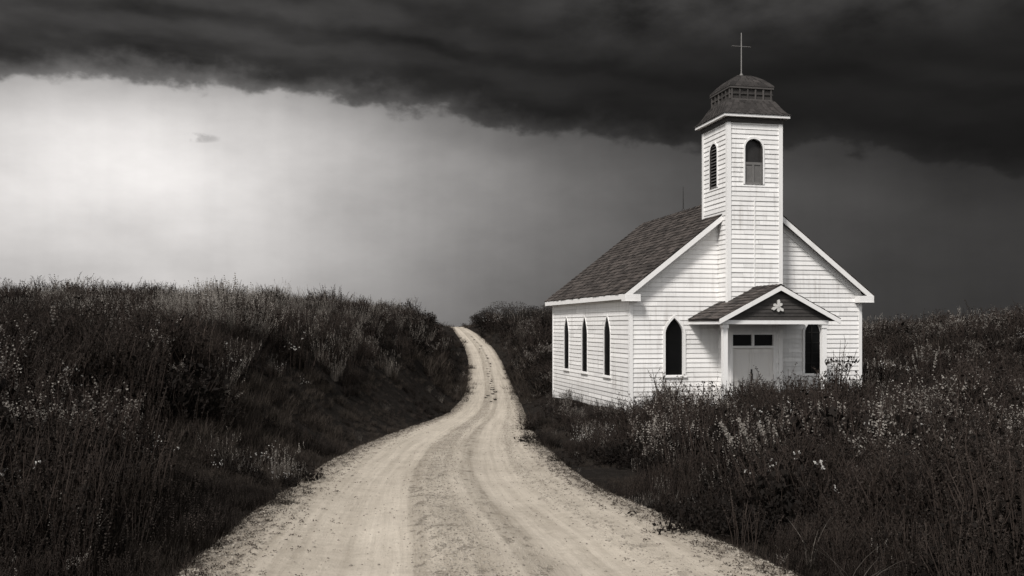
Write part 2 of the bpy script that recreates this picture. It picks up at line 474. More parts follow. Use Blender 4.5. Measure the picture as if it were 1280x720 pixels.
def outline(kind, c, w, z0, zs, za, grow=0., n=10):
    fn = arch(kind, c, w + grow, z0, zs, za + grow * 1.25)
    zz = [z0] + [zs + (za + grow * 1.25 - zs) * math.sin(math.pi / 2 * i / n) for i in range(n + 1)]
    Lp = [(fn(z)[0], z) for z in zz]; Rp = [(fn(z)[1], z) for z in zz[:-1]][::-1]
    return Lp + Rp
def window(parent, P, kind, c, w, z0, zs, za, bars=True, trim=.095, name='window', pr=.052, dep=.07):
    inn = outline(kind, c, w, z0, zs, za); outr = outline(kind, c, w, z0, zs, za, trim)
    fr = MB()
    n = len(inn)
    for i in range(n - 1):
        a, b, A, B = inn[i], inn[i + 1], outr[i], outr[i + 1]
        fr.poly([P(*A, pr), P(*B, pr), P(*b, pr), P(*a, pr)])
        fr.poly([P(*A, -.0), P(*B, -.0), P(*B, pr), P(*A, pr)])
        fr.poly([P(*a, pr), P(*b, pr), P(*b, -.13), P(*a, -.13)])
    # inner sash, a thinner dark line just inside
    o = fr.build(name, TRIM, parent)
    pn = MB(); pn.poly([P(*q, -dep) for q in inn])
    if bars:
        def bar(s0, s1, b0, b1):
            pn.hexa([P(s0, b0, -dep + .002), P(s1, b0, -dep + .002), P(s1, b0, -dep + .025), P(s0, b0, -dep + .025),
                     P(s0, b1, -dep + .002), P(s1, b1, -dep + .002), P(s1, b1, -dep + .025), P(s0, b1, -dep + .025)], 1)
        bar(c - .012, c + .012, z0, za - .06)
        for q in (.25, .5, .75): bar(c - w, c + w, z0 + (zs - z0) * q - .01, z0 + (zs - z0) * q + .01)
        bar(c - w, c + w, zs - .015, zs + .015)
    pn.build('pane', [GLASS, MUNT], o)
    sl = MB()
    s0, s1 = c - w - trim - .03, c + w + trim + .03
    sl.hexa([P(s0, z0 - .075, 0), P(s1, z0 - .075, 0), P(s1, z0 - .075, .09), P(s0, z0 - .075, .09),
             P(s0, z0 - .001, -.09), P(s1, z0 - .001, -.09), P(s1, z0 - .02, .08), P(s0, z0 - .02, .08)])
    sl.build('sill', TRIM, o)
    return o
for c in (1.45, 6.27): window(CH, PF, 'gothic', c, .30, 1.16, 2.50, 2.97, c > 5, .08)
for y in sw_y:
    window(CH, PLT, 'gothic', LEN - y, .34, 1.05, 2.40, 3.05, False, .045, 'window', .036, -.012)
    window(CH, PRT, 'gothic', y, .27, 1.05, 2.55, 3.03)

# --- shingled roof
def shingles(mb, O, U, V, ulen, vlen, course=.21, wmin=.16, wmax=.34, thick=.022, clip=None, m=0):
    """O origin at the eave corner, U along the eave, V up the slope (unit vectors)"""
    O, U, V = (np.array(q, float) for q in (O, U, V))
    Nn = np.cross(U, V); Nn /= np.linalg.norm(Nn)
    if Nn[2] < 0: Nn = -Nn
    v, k = 0., 0
    while v < vlen - .02:
        v1 = min(v + course * 1.12, vlen)
        u = -random.uniform(0, .2)
        lo, hi = (0, ulen) if clip is None else clip(v)
        while u < ulen:
            w = random.uniform(wmin, wmax)
            a, b = max(u, lo), min(u + w - .008, hi)
            if b - a > .02:
                t = thick * random.uniform(.7, 1.5); dv = random.uniform(-.015, .015)
                def pt(uu, vv, h): return tuple(O + U * uu + V * vv + Nn * h)
                p = [pt(a, v + dv, t + .006), pt(b, v + dv, t + .006 + random.uniform(-.004, .004)), pt(b, v1, .008), pt(a, v1, .008)]
                q = [pt(a, v + dv, .0), pt(b, v + dv, .0)]
                tn = random.random()
                mb.poly(p, m, tn); mb.poly([q[0], q[1], p[1], p[0]], m, tn)
                mb.poly([q[0], p[0], p[3]], m, tn); mb.poly([q[1], p[2], p[1]], m, tn)
            u += w
        v += course; k += 1

OH, FO = .27, .30
zr_top = EAVE + SL * WID / 2           # ridge, top of sheathing
ze_top = EAVE - SL * OH
slope_len = math.hypot(WID / 2 + OH, SL * (WID / 2 + OH))
cs, sn = 1 / math.hypot(1, SL), SL / math.hypot(1, SL)
mb = MB()
for sgn in (-1, 1):
    xe = -OH if sgn < 0 else WID + OH
    xr = WID / 2
    y0, y1 = -FO, LEN + FO
    th = .09
    mb.hexa([(xe, y0, ze_top - th), (xr, y0, zr_top - th), (xr, y1, zr_top - th), (xe, y1, ze_top - th),
             (xe, y0, ze_top), (xr, y0, zr_top), (xr, y1, zr_top), (xe, y1, ze_top)], 0, .3)
    shingles(mb, (xe - (-sgn) * .03, y0 - .03, ze_top), (0, 1, 0), (-sgn * cs, 0, sn), y1 - y0 + .06, slope_len + .02)
# ridge caps
y = -FO - .02
while y < LEN + FO:
    w = .17; t = random.random(); lift = random.uniform(.03, .045)
    for s in (-1, 1):
        mb.poly([(WID/2, y, zr_top + lift + .015), (WID/2, y + .3, zr_top + lift), (WID/2 + s * w, y + .3, zr_top - w * SL + lift), (WID/2 + s * w, y, zr_top - w * SL + lift + .015)], 0, t)
    y += .27
roof = mb.build('roof', SHING, CH)
# lightning rod on the ridge
rod = MB(); rod.tube([(4, 5.46, zr_top - .05), (4, 5.46, zr_top + .35), (4, 5.46, zr_top + .95)], [.03, .022, .010], 6)
rod.tube([(4, 5.46, zr_top + .0), (4, 5.46, zr_top + .10)], [.07, .045], 8)
rod.build('lightning_rod', BLACKI, roof)
# eave fascia + soffit, rake boards, cornice returns
for sgn in (-1, 1):
    xe = -OH if sgn < 0 else WID + OH
    xin = 0 if sgn < 0 else WID
    mb = MB()
    a = sorted((xe + sgn * .018, xe - sgn * .012)); mb.box(a[0], a[1], -FO - .002, LEN + FO + .002, ze_top - .17, ze_top - .005)
    a = sorted((xe - sgn * .014, xin - sgn * .02)); mb.box(a[0], a[1], -.03, LEN + .03, ze_top - .15, ze_top - .125)
    mb.build('fascia', TRIM, CH)
    for yy in (-FO - .035, LEN + FO):
        mb = MB()
        x0, x1 = xe, WID / 2
        d = .19
        p = []
        for (zz0, zz1) in ((ze_top - d, zr_top - d), (ze_top - .004, zr_top - .004)):
            p += [(x0, yy, zz0), (x1, yy, zz1), (x1, yy + .035, zz1), (x0, yy + .035, zz0)]
        mb.hexa(p)
        # shingle mould on top
        mb.build('rake_board', TRIM, CH)
    mb = MB()
    a = sorted((xe + sgn * .02, xin - sgn * .22))
    mb.hexa([(a[0], -FO - .04, ze_top - .22), (a[1], -FO - .04, ze_top - .22), (a[1], .02, ze_top - .22), (a[0], .02, ze_top - .22),
             (a[0], -FO - .04, ze_top - (.01 if sgn < 0 else .02)), (a[1], -FO - .04, ze_top - (.01 if sgn > 0 else .02)), (a[1], .02, ze_top - .01), (a[0], .02, ze_top - .01)])
    mb.box(a[0] + .0, a[1] + .0, -FO - .055, .0, ze_top - .236, ze_top - .222)
    mb.build('cornice_return', TRIM, CH)
    # frieze under the rake on the front wall
    mb = MB()
    x0 = 0 if sgn < 0 else WID
    z0_, z1_ = EAVE - .09, zr_top - .09
    p = []
    for dd in (.24, .0):
        p += [(x0, -.05, z0_ - dd), (WID / 2, -.05, z1_ - dd), (WID / 2, -.03, z1_ - dd), (x0, -.03, z0_ - dd)]
    mb.hexa(p); mb.build('frieze_board', TRIM, CH)

# --- tower
TX0, TX1, TY0, TY1 = 2.96, 4.76, -.715, 1.16
TCX, TCY = (TX0 + TX1) / 2, (TY0 + TY1) / 2
TT = 9.22
tw_f = arch('round', 3.82, .30, 7.17, 8.28, 8.60)
tw_l = arch('round', .35, .27, 7.17, 8.32, 8.60)
mb = MB()
PTF = lambda s, z, o: (s, TY0 - o, z)
PTL = lambda s, z, o: (TX0 - o, -s, z)
PTR = lambda s, z, o: (TX1 + o, s, z)
PTB = lambda s, z, o: (-s, TY1 + o, z)
dop = arch('gothic', 3.79, .70, .0, 2.44, 2.441)
mirror = arch('round', -.30, .27, 7.17, 8.32, 8.60)
siding(mb, PTF, -.4, TT, lambda z: TX0, lambda z: TX1, (tw_f, dop), seam=(.9, 1.7))
siding(mb, PTL, -.4, TT, lambda z: -TY1, lambda z: -TY0, (mirror,), seam=(2.5, 4))
siding(mb, PTR, -.4, TT, lambda z: TY0, lambda z: TY1, (arch('round', .30, .27, 7.17, 8.32, 8.60),), seam=(2.5, 4))
siding(mb, PTB, 4.5, TT, lambda z: -TX1, lambda z: -TX0, (), seam=(2.5, 4))
tower = mb.build('tower', WHITE, CH)
mb = MB(); mb.box(TX0 + .14, TX1 - .14, TY0 + .16, TY1 - .14, 2.6, TT)
mb.build('tower_lining', DARKW, tower)
for (x, sx) in ((TX0, -1), (TX1, 1)):
    for (y, sy) in ((TY0, -1), (TY1, 1)):
        mb = MB()
        a = sorted((x + sx * .044, x - sx * .09)); b = sorted((y + sy * .044, y))
        mb.box(a[0], a[1], b[0], b[1], -.4 if sy < 0 else 4.5, TT)
        a = sorted((x + sx * .044, x)); b = sorted((y - sy * .002, y - sy * .09))
        mb.box(a[0], a[1], b[0], b[1], -.4 if sy < 0 else 4.5, TT)
        mb.build('corner_board', TRIM, tower)
mb = MB(); mb.box(3.83, 3.865, TY0 - .036, TY0 - .01, 3.75, 6.75); mb.build('seam_batten', TRIM, tower)
def belfry(P, c, w, louvre):
    z0, zs, za = 7.17, 8.30, 8.60
    inn = outline('round', c, w, z0, zs, za); outr = outline('round', c, w, z0, zs, za, .055)
    fr = MB()
    for i in range(len(inn) - 1):
        a, b, A, B = inn[i], inn[i + 1], outr[i], outr[i + 1]
        fr.poly([P(*A, .046), P(*B, .046), P(*b, .046), P(*a, .046)], 0)
        fr.poly([P(*A, 0), P(*B, 0), P(*B, .046), P(*A, .046)], 0)
        fr.poly([P(*a, .046), P(*b, .046), P(*b, -.12), P(*a, -.12)], 1)
    fr.poly([P(c - w, z0, .046), P(c + w, z0, .046), P(c + w, z0, -.12), P(c - w, z0, -.12)], 0)
    fr.poly([P(*q, -.115) for q in inn], 2)
    fn = arch('round', c, w, z0, zs, za)
    if louvre:
        z = z0 + .02
        while z < za - .1:
            iv = fn(z + .05); 
            fr.hexa([P(iv[0], z, .0), P(iv[1], z, .0), P(iv[1], z + .012, .012), P(iv[0], z + .012, .012),
                     P(iv[0], z + .09, -.10), P(iv[1], z + .09, -.10), P(iv[1], z + .10, -.09), P(iv[0], z + .10, -.09)], 3, random.random())
            z += .10
    else:
        fr.hexa([P(c - w, z0, -.06), P(c + w, z0, -.06), P(c + w, z0, -.03), P(c - w, z0, -.03),
                 P(c - w, z0 + .70, -.06), P(c + w, z0 + .70, -.06), P(c + w, z0 + .70, -.03), P(c - w, z0 + .70, -.03)], 3, .6)
        for (s0, s1, b0, b1) in ((-w, w, .62, .70), (-w, w, .0, .07), (-w, -w + .06, .07, .62), (w - .06, w, .07, .62), (-.03, .03, .07, .62)):
            fr.hexa([P(c + s0, z0 + b0, -.029), P(c + s1, z0 + b0, -.029), P(c + s1, z0 + b0, -.008), P(c + s0, z0 + b0, -.008),
                     P(c + s0, z0 + b1, -.029), P(c + s1, z0 + b1, -.029), P(c + s1, z0 + b1, -.008), P(c + s0, z0 + b1, -.008)], 3, .9)
    fr.build('belfry_window', [TRIM, DARKW, BLACKI, GREYP], tower)
belfry(PTF, 3.82, .30, False); belfry(PTL, -.30, .27, True); belfry(PTR, .30, .27, True)
# cornice, flared skirt roof, railed box, curved cap
hw, hd = (TX1 - TX0) / 2, (TY1 - TY0) / 2
mb = MB()
ov = .21
mb.box(TX0 - ov, TX1 + ov, TY0 - ov, TY1 + ov, TT + .03, TT + .11)
mb.box(TX0 - .08, TX1 + .08, TY0 - .08, TY1 + .08, TT - .12, TT + .03, 1)
mb.build('tower_cornice', [TRIM, DARKW], tower)
def ring(hx, hy, z): return [(TCX - hx, TCY - hy, z), (TCX + hx, TCY - hy, z), (TCX + hx, TCY + hy, z), (TCX - hx, TCY + hy, z)]
def hip_shingles(mb, levels, course_w=.2):
    for i in range(len(levels) - 1):
        (ax, ay, az), (bx, by, bz) = levels[i], levels[i + 1]
        A, B = ring(ax, ay, az), ring(bx, by, bz)
        A2 = ring(ax, ay, az - .018)
        for k in range(4):
            a0, a1, b1, b0 = (np.array(q) for q in (A[k], A[(k + 1) % 4], B[(k + 1) % 4], B[k]))
            c0, c1 = np.array(A2[k]), np.array(A2[(k + 1) % 4])
            n = max(2, int(np.linalg.norm(a1 - a0) / course_w))
            dn = np.array((0, 0, .016)); mb.poly([a0 - dn, a1 - dn, b1 - dn, b0 - dn], 0, .4)
            for j in range(n):
                s, e = j / n, (j + 1) / n - .03 * (j < n - 1)
                t = random.random(); h = np.array((0, 0, random.uniform(0, .006)))
                mb.poly([a0 + (a1 - a0) * s + h, a0 + (a1 - a0) * e + h, b0 + (b1 - b0) * e, b0 + (b1 - b0) * s], 0, t)
                mb.poly([c0 + (c1 - c0) * s, c0 + (c1 - c0) * e, a0 + (a1 - a0) * e + h, a0 + (a1 - a0) * s + h], 0, t)
mb = MB()
lv = []
Z0 = TT + .115
for i in range(6):
    q = i / 5
    k = q ** .82
    lv.append((hw + ov + .03 - k * (hw + ov + .03 - .78), hd + ov + .03 - k * (hd + ov + .03 - .78), Z0 + .52 * q ** 1.18))
lv2 = []
for i, (a, b, c) in enumerate(lv):
    lv2.append((a, b, c + (.02 if i < 5 else 0)))
hip_shingles(mb, lv2)
mb.build('skirt_roof', TSHING, tower)
zb = Z0 + .50
mb = MB()
bh = .70
mb.box(TCX - bh, TCX + bh, TCY - bh, TCY + bh, zb - .05, zb + .50, 0, .3)
for side in range(4):
    def PB(s, z, o, side=side):
        return [(TCX + s, TCY - bh - o, z), (TCX - bh - o, TCY - s, z), (TCX - s, TCY + bh + o, z), (TCX + bh + o, TCY + s, z)][side]
    def bx(s0, s1, z0, z1, o, m):
        mb.hexa([PB(s0, z0, 0.001, side), PB(s1, z0, 0.001, side), PB(s1, z0, o, side), PB(s0, z0, o, side),
                 PB(s0, z1, 0.001, side), PB(s1, z1, 0.001, side), PB(s1, z1, o, side), PB(s0, z1, o, side)], m, random.random())
    bx(-bh - .05, bh + .05, zb + .02, zb + .07, .05, 1)
    bx(-bh - .05, bh + .05, zb + .40, zb + .46, .06, 1)
    bx(-bh - .04, bh + .04, zb + .22, zb + .25, .035, 1)
    for k in range(6):
        s = -bh + .03 + k * (2 * bh - .06) / 5
        bx(s - .025, s + .025, zb + .07, zb + .40, .04, 1)
mb.build('cupola_box', [DARKW, LATT], tower)
zc = zb + .50
mb = MB(); lv = []
for i in range(8):
    q = i / 7
    h = .755 * (1 - q) + .03 * q
    lv.append((h, h, zc + .02 + .47 * (1 - (1 - q) ** 1.85)))
lv.insert(0, (.77, .77, zc - .02))
hip_shingles(mb, lv, .22)
mb.poly(ring(.03, .03, zc + .49), 0, .5)
mb.poly(ring(.77, .77, zc - .03)[::-1], 0, .3)
mb.build('cupola_cap', TSHING, tower)
mb = MB()
zt = zc + .45
mb.tube([(TCX, TCY, zt - .03), (TCX, TCY, zt + .06), (TCX, TCY, zt + .12)], [.075, .07, .035], 10)
mb.tube([(TCX, TCY, zt + .10), (TCX, TCY, zt + 1.44)], [.021, .017], 8)
mb.tube([(TCX - .33, TCY, zt + 1.0), (TCX + .33, TCY, zt + 1.0)], [.015, .014], 8)
mb.build('cross', IRON, tower)

# --- doors in the tower foot
DY = TY0 + .06
mb = MB()
for (x0, x1, z0, z1) in ((3.02, 3.10, .1, 2.52), (4.48, 4.56, .1, 2.52), (3.10, 4.48, 2.44, 2.52), (3.10, 4.48, 2.02, 2.09), (3.755, 3.825, 2.09, 2.44)):
    mb.box(x0, x1, TY0 - .055, TY0 + .08, z0, z1, 0, random.random())
dfr = mb.build('door_frame', TRIM, CH)
for x0, x1 in ((3.10, 3.755), (3.825, 4.48)):
    mb = MB(); mb.box(x0, x1, TY0 + .03, TY0 + .05, 2.09, 2.44); mb.build('transom_pane', GLASS, dfr)
for x0, x1, hx in ((3.102, 3.786, 3.74), (3.794, 4.478, 3.84)):
    mb = MB(); mb.box(x0, x1, DY, DY + .05, .21, 2.018, 0, .5)
    w = x1 - x0
    for (a, b, c, d) in ((0, .10, 0, 1), (.9, 1, 0, 1), (.1, .9, 0, .11), (.1, .9, .92, 1), (.1, .9, .42, .50)):
        mb.box(x0 + w * a, x0 + w * b, DY - .02, DY - .001, .212 + 1.8 * c, .212 + 1.8 * d, 0, .6 + .1 * random.random())
    dr = mb.build('door', DOORP, CH)
    if hx < 3.79:
        mb = MB(); mb.box(hx + .005, hx + .055, DY - .045, DY - .021, .85, 1.35, 0); mb.tube([(hx + .03, DY - .10, 1.02), (hx + .03, DY - .10, 1.22)], [.014, .014], 6)
        mb.tube([(hx + .03, DY - .04, 1.03), (hx + .03, DY - .10, 1.03)], [.012, .012], 6); mb.tube([(hx + .03, DY - .04, 1.21), (hx + .03, DY - .10, 1.21)], [.012, .012], 6)
        mb.build('handle', BLACKI, dr)
mb = MB(); mb.box(3.0, 4.6, TY0 + .13, TY0 + .15, 0, 2.5); mb.build('door_backing', DARKW, CH)

# --- porch
PX0, PX1, PY = 1.92, 5.80, -2.25
PC = (PX0 + PX1) / 2
PE, PR = 2.93, 3.92         # eave and ridge heights (roof top)
mb = MB()
x = PX0 + .15
while x < PX1 - .2:
    mb.box(x, x + .135, PY + .05, -.06, .12, .16 + random.uniform(0, .006), 0, random.random()); x += .14
mb.box(PX0 + .15, PX1 - .15, PY + .08, -.08, -.4, .12, 0, .2)
mb.box(2.9, 4.7, PY - .28, PY + .05, -.4, .02, 0, .5)
porch = mb.build('porch', STONE, CH)
for px in (2.18, 5.40):
    mb = MB(); w = .072
    mb.box(px - w, px + w, PY + .02, PY + .02 + 2 * w, .16, PE - .17, 0, .6)
    mb.box(px - w - .025, px + w + .025, PY - .005, PY + .045 + 2 * w, .161, .30, 0, .7)
    mb.box(px - w - .025, px + w + .025, PY - .005, PY + .045 + 2 * w, PE - .28, PE - .172, 0, .7)
    mb.build('post', TRIM, porch)
mb = MB()
mb.box(PX0 + .02, PX1 - .3, PY - .03, PY + .20, PE - .165, PE - .04)
for xa in (PX0 + .02, PX1 - .42):
    mb.box(xa, xa + .12, PY + .21, -.04, PE - .165, PE - .04)
mb.build('beam', TRIM, porch)
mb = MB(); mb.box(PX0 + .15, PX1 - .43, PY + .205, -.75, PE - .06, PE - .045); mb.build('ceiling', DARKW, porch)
ps = (PR - PE) / (PX1 - PC)
pl = math.hypot(PX1 - PC, PR - PE)
mb = MB()
for sgn in (-1, 1):
    xe = PX0 if sgn < 0 else PX1
    mb.hexa([(xe, PY - .15, PE - .07), (PC, PY - .15, PR - .07), (PC, -.04, PR - .07), (xe, -.04, PE - .07),
             (xe, PY - .15, PE), (PC, PY - .15, PR), (PC, -.04, PR), (xe, -.04, PE)], 0, .3)
    c_, s_ = (PX1 - PC) / pl, (PR - PE) / pl
    shingles(mb, (xe + sgn * .03, PY - .18, PE - .012), (0, 1, 0), (-sgn * c_, 0, s_), -PY + .13, pl + .03, .2, thick=.02)
y = PY - .18
while y < -.8:
    t = random.random()
    for s in (-1, 1):
        mb.poly([(PC, y, PR + .05), (PC, y + .3, PR + .035), (PC + s * .13, y + .3, PR - .13 * ps + .035), (PC + s * .13, y, PR - .13 * ps + .05)], 0, t)
    y += .25
mb.build('porch_roof', SHING, porch)
for sgn in (-1, 1):
    xe = PX0 - .02 if sgn < 0 else PX1 + .02
    mb = MB(); p = []
    for d in (.15, .006):
        p += [(xe, PY - .19, PE - .01 - d), (PC, PY - .19, PR - d), (PC, PY - .155, PR - d), (xe, PY - .155, PE - .01 - d)]
    mb.hexa(p); mb.build('rake_board', TRIM, porch)
mb = MB()
z = PE - .04; gy0 = PY - .02
while z < PR - .16:
    z1 = min(z + .11, PR - .13)
    f = lambda zz: (PC - (PR - .07 - zz) / ps, PC + (PR - .07 - zz) / ps)
    a, b = f(z), f(z1); t = random.random()
    mb.poly([(a[0], gy0 - .02, z), (a[1], gy0 - .02, z), (b[1], gy0, z1), (b[0], gy0, z1)], 0, t)
    mb.poly([(a[0], gy0, z), (a[1], gy0, z), (a[1], gy0 - .02, z), (a[0], gy0 - .02, z)], 0, t)
    z = z1
mb.build('gable_panel', DARKW, porch)
mb = MB()       # carved white star flower on the gable
ex, ez, ey = PC - .04, PE + .36, gy0 - .05
for k in range(6):
    a = rad(90 + 60 * k + (8 if k % 2 else -5)); ln = .225 if k % 2 == 0 else .17
    d = np.array((math.cos(a), math.sin(a))); n = np.array((-d[1], d[0]))
    q = [d * .02 - n * .02, d * ln * .45 - n * .042, d * ln * .7 - n * .05, d * ln * (.94 + .12 * random.random()) - n * .02, d * ln * .8 + n * .04, d * ln * .5 + n * .032, d * .02 + n * .02]
    fr = [(ex + p[0], ey - .02, ez + p[1]) for p in q]; bk = [(ex + p[0], ey + .03, ez + p[1]) for p in q]
    mb.poly(fr, 0, .8)
    for i in range(len(q)): mb.poly([fr[i], bk[i], bk[(i + 1) % 7], fr[(i + 1) % 7]], 0, .6)
mb.tube([(ex, ey - .035, ez), (ex, ey + .03, ez)], [.03, .045], 10)
mb.build('flower_emblem', EMBL, porch)

# ------------------------------------------------------------------ plants: source meshes
def blade(mb, base, h, az, lean, w, m=0, tone=.5, seg=3, droop=1.6):
    d = np.array((math.cos(az), math.sin(az), 0)); s = np.array((-d[1], d[0], 0))
    tw = random.uniform(-.8, .8); s = s * math.cos(tw) + d * math.sin(tw)
    base = np.array(base, float); prev = None
    for i in range(seg + 1):
        q = i / seg
        c = base + d * lean * q ** droop + np.array((0, 0, h * (q - .12 * lean / max(h, .01) * q * q)))
        ww = w * (1 - q) ** .7 * .5
        cur = (c - s * ww, c + s * ww)
        if prev is not None:
            if i == seg: mb.poly([prev[0], prev[1], c], m, tone)
            else: mb.poly([prev[0], prev[1], cur[1], cur[0]], m, tone)
        prev = cur
    return c
def leaf(mb, p, size, m=0, tone=.5, up=.3):
    a = random.uniform(0, 2 * math.pi); e = random.uniform(-.5, 1.) + up
    d = np.array((math.cos(a) * math.cos(e), math.sin(a) * math.cos(e), math.sin(e)))
    s = np.cross(d, np.array((random.gauss(0, 1), random.gauss(0, 1), random.gauss(0, 1)))); s /= np.linalg.norm(s) + 1e-6
    p = np.array(p, float); w = size * random.uniform(.2, .34)
    mb.poly([p, p + d * size * .5 + s * w, p + d * size, p + d * size * .5 - s * w], m, tone)
def fleck(mb, p, r, m, tone):
    p = np.array(p, float)
    a = np.array([random.gauss(0, 1) for _ in range(3)]); a /= np.linalg.norm(a)
    b = np.cross(a, (0.3, .8, .5)); b /= np.linalg.norm(b)
    mb.poly([p - a * r, p - b * r * .7, p + a * r, p + b * r * .7], m, tone)
    mb.poly([p - np.cross(a, b) * r, p + a * r * .6, p + np.cross(a, b) * r, p - a * r * .6], m, tone)

def grass_tuft(n, h, spread, w, lean=.5, seeds=0.):
    mb = MB()
    for _ in range(n):
        r = spread * math.sqrt(random.random()); a = random.uniform(0, 6.283)
        hh = h * random.uniform(.45, 1.1)
        tip = blade(mb, (r * math.cos(a), r * math.sin(a), -.03), hh, a + random.gauss(0, .7), hh * lean * random.uniform(.2, 1.), w * random.uniform(.7, 1.3), 0, random.random())
        if random.random() < seeds:
            for k in range(5): fleck(mb, tip + np.array((random.gauss(0, .006), random.gauss(0, .006), -.03 * k + .03)), random.uniform(.008, .014), 1, random.random())
    return mb
def weed(stems, h, leaves, headkind, spread=.12, leafsize=.07, heads=1., hs=1.):
    """0 stem, 1 leaf, 2 head"""
    mb = MB()
    for _ in range(stems):
        r = spread * math.sqrt(random.random()); a = random.uniform(0, 6.283)
        hh = h * random.uniform(.6, 1.1); ln = hh * random.uniform(.03, .25); az = a + random.gauss(0, .6)
        b = np.array((r * math.cos(a), r * math.sin(a), -.03)); d = np.array((math.cos(az), math.sin(az), 0))
        pt = lambda q: b + d * ln * q ** 1.7 + np.array((0, 0, hh * q))
        mb.tube([pt(0), pt(.4), pt(.75), pt(1)], [.006, .005, .004, .002], 3, 0, random.random(), False)
        for k in range(leaves):
            q = random.uniform(.08, .92); leaf(mb, pt(q), leafsize * random.uniform(.5, 1.2) * (1.15 - .6 * q), 1, random.random(), .2)
        if random.random() > heads: continue
        if headkind == 'spike':
            for k in range(16):
                q = random.uniform(.72, 1.03)
                fleck(mb, pt(q) + np.array([random.gauss(0, .009) for _ in range(3)]), hs * random.uniform(.008, .016), 2, random.random())
        elif headkind == 'spray':
            for j in range(5):
                q = random.uniform(.6, .95); p0 = pt(q); aa = random.uniform(0, 6.283); L_ = random.uniform(.08, .2)
                p1 = p0 + np.array((math.cos(aa) * L_ * .6, math.sin(aa) * L_ * .6, L_))
                mb.tube([p0, p1], [.003, .0015], 3, 0, .5, False)
                for k in range(5): fleck(mb, p0 + (p1 - p0) * random.uniform(.4, 1.05) + np.array([random.gauss(0, .008) for _ in range(3)]), random.uniform(.006, .013), 2, random.random())
        elif headkind == 'flower':
            for j in range(3):
                q = random.uniform(.8, 1.0); p0 = pt(q) + np.array([random.gauss(0, .04), random.gauss(0, .04), random.uniform(0, .05)])
                for k in range(4): fleck(mb, p0 + np.array([random.gauss(0, .007) for _ in range(3)]), hs * random.uniform(.006, .014), 2, random.random())
    return mb
def leafclump(n, rx, rz, size):
    mb = MB()
    for _ in range(9):
        a = random.uniform(0, 6.283); mb.tube([(0, 0, -.03), (math.cos(a) * rx * .8, math.sin(a) * rx * .8, rz * random.uniform(.7, 1.))], [.008, .003], 3, 0, .4, False)
    for _ in range(n):
        while True:
            p = np.array([random.uniform(-1, 1) for _ in range(3)])
            if np.linalg.norm(p) < 1: break
        lump = 1 + .25 * math.sin(3 * math.atan2(p[1], p[0]) + p[2] * 4)
        q = (p[0] * rx * lump, p[1] * rx * lump, rz * (.5 + .55 * p[2] * lump))
        leaf(mb, q, size * random.uniform(.5, 1.3), 1, random.random(), .3)
    return mb

SRC = bpy.data.collections.new('plant_sources')      # never linked to the scene: only feeds the ground cover
SRC_N = {}
def src(name, mb, mats, smooth=False):
    k = len(SRC.objects)
    o = bpy.data.objects.new('src_%02d_%s' % (k, name), mb.mesh(name, mats, smooth)); SRC.objects.link(o)
    SRC_N.setdefault(name, []).append(k)
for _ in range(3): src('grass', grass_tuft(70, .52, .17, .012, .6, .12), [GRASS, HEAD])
for _ in range(3): src('weed', weed(9, .80, 13, 'spray', .18, .075, .75), [STEM, LEAF, HEAD])
for _ in range(2): src('spike', weed(8, .85, 9, 'spike', .18, .07, .6), [STEM, LEAF, HEAD])
for _ in range(2): src('clump', leafclump(240, .30, .50, .085), [STEM, LEAF])
for _ in range(2): src('dry', grass_tuft(40, .80, .15, .009, .45, .6), [DRY, PALE])
for _ in range(2): src('flower', weed(6, .72, 9, 'flower', .18, .065, .7), [STEM, LEAF, PETAL])
for _ in range(2): src('verge', grass_tuft(60, .24, .16, .009, .7, .05), [VERGE, HEAD])
for _ in range(2): src('paleweed', weed(6, .85, 8, 'spray', .17, .06, .9), [STEM, LEAF, PALE])
def stone():
    mb = MB(); n = 6
    a = [(math.cos(2*math.pi*i/n) * random.uniform(.7, 1.1), math.sin(2*math.pi*i/n) * random.uniform(.7, 1.1)) for i in range(n)]
    lo = [(x * .9, y * .9, -.3) for x, y in a]; mi = [(x, y, .15) for x, y in a]; tp = [(x * .55, y * .55, random.uniform(.45, .65)) for x, y in a]
    t = random.random()
    for i in range(n):
        j = (i + 1) % n
        mb.poly([lo[i], lo[j], mi[j], mi[i]], 0, t); mb.poly([mi[i], mi[j], tp[j], tp[i]], 0, t)
    mb.poly(tp, 0, t)
    return mb
for _ in range(3): src('stone', stone(), [STONEG], False)
def crumb():
    mb = MB()
    for _ in range(14):
        leaf(mb, (random.gauss(0, .05), random.gauss(0, .05), random.uniform(0, .03)), random.uniform(.03, .07), 0, random.random(), 0)
    return mb
for _ in range(2): src('litter', crumb(), [LITT])

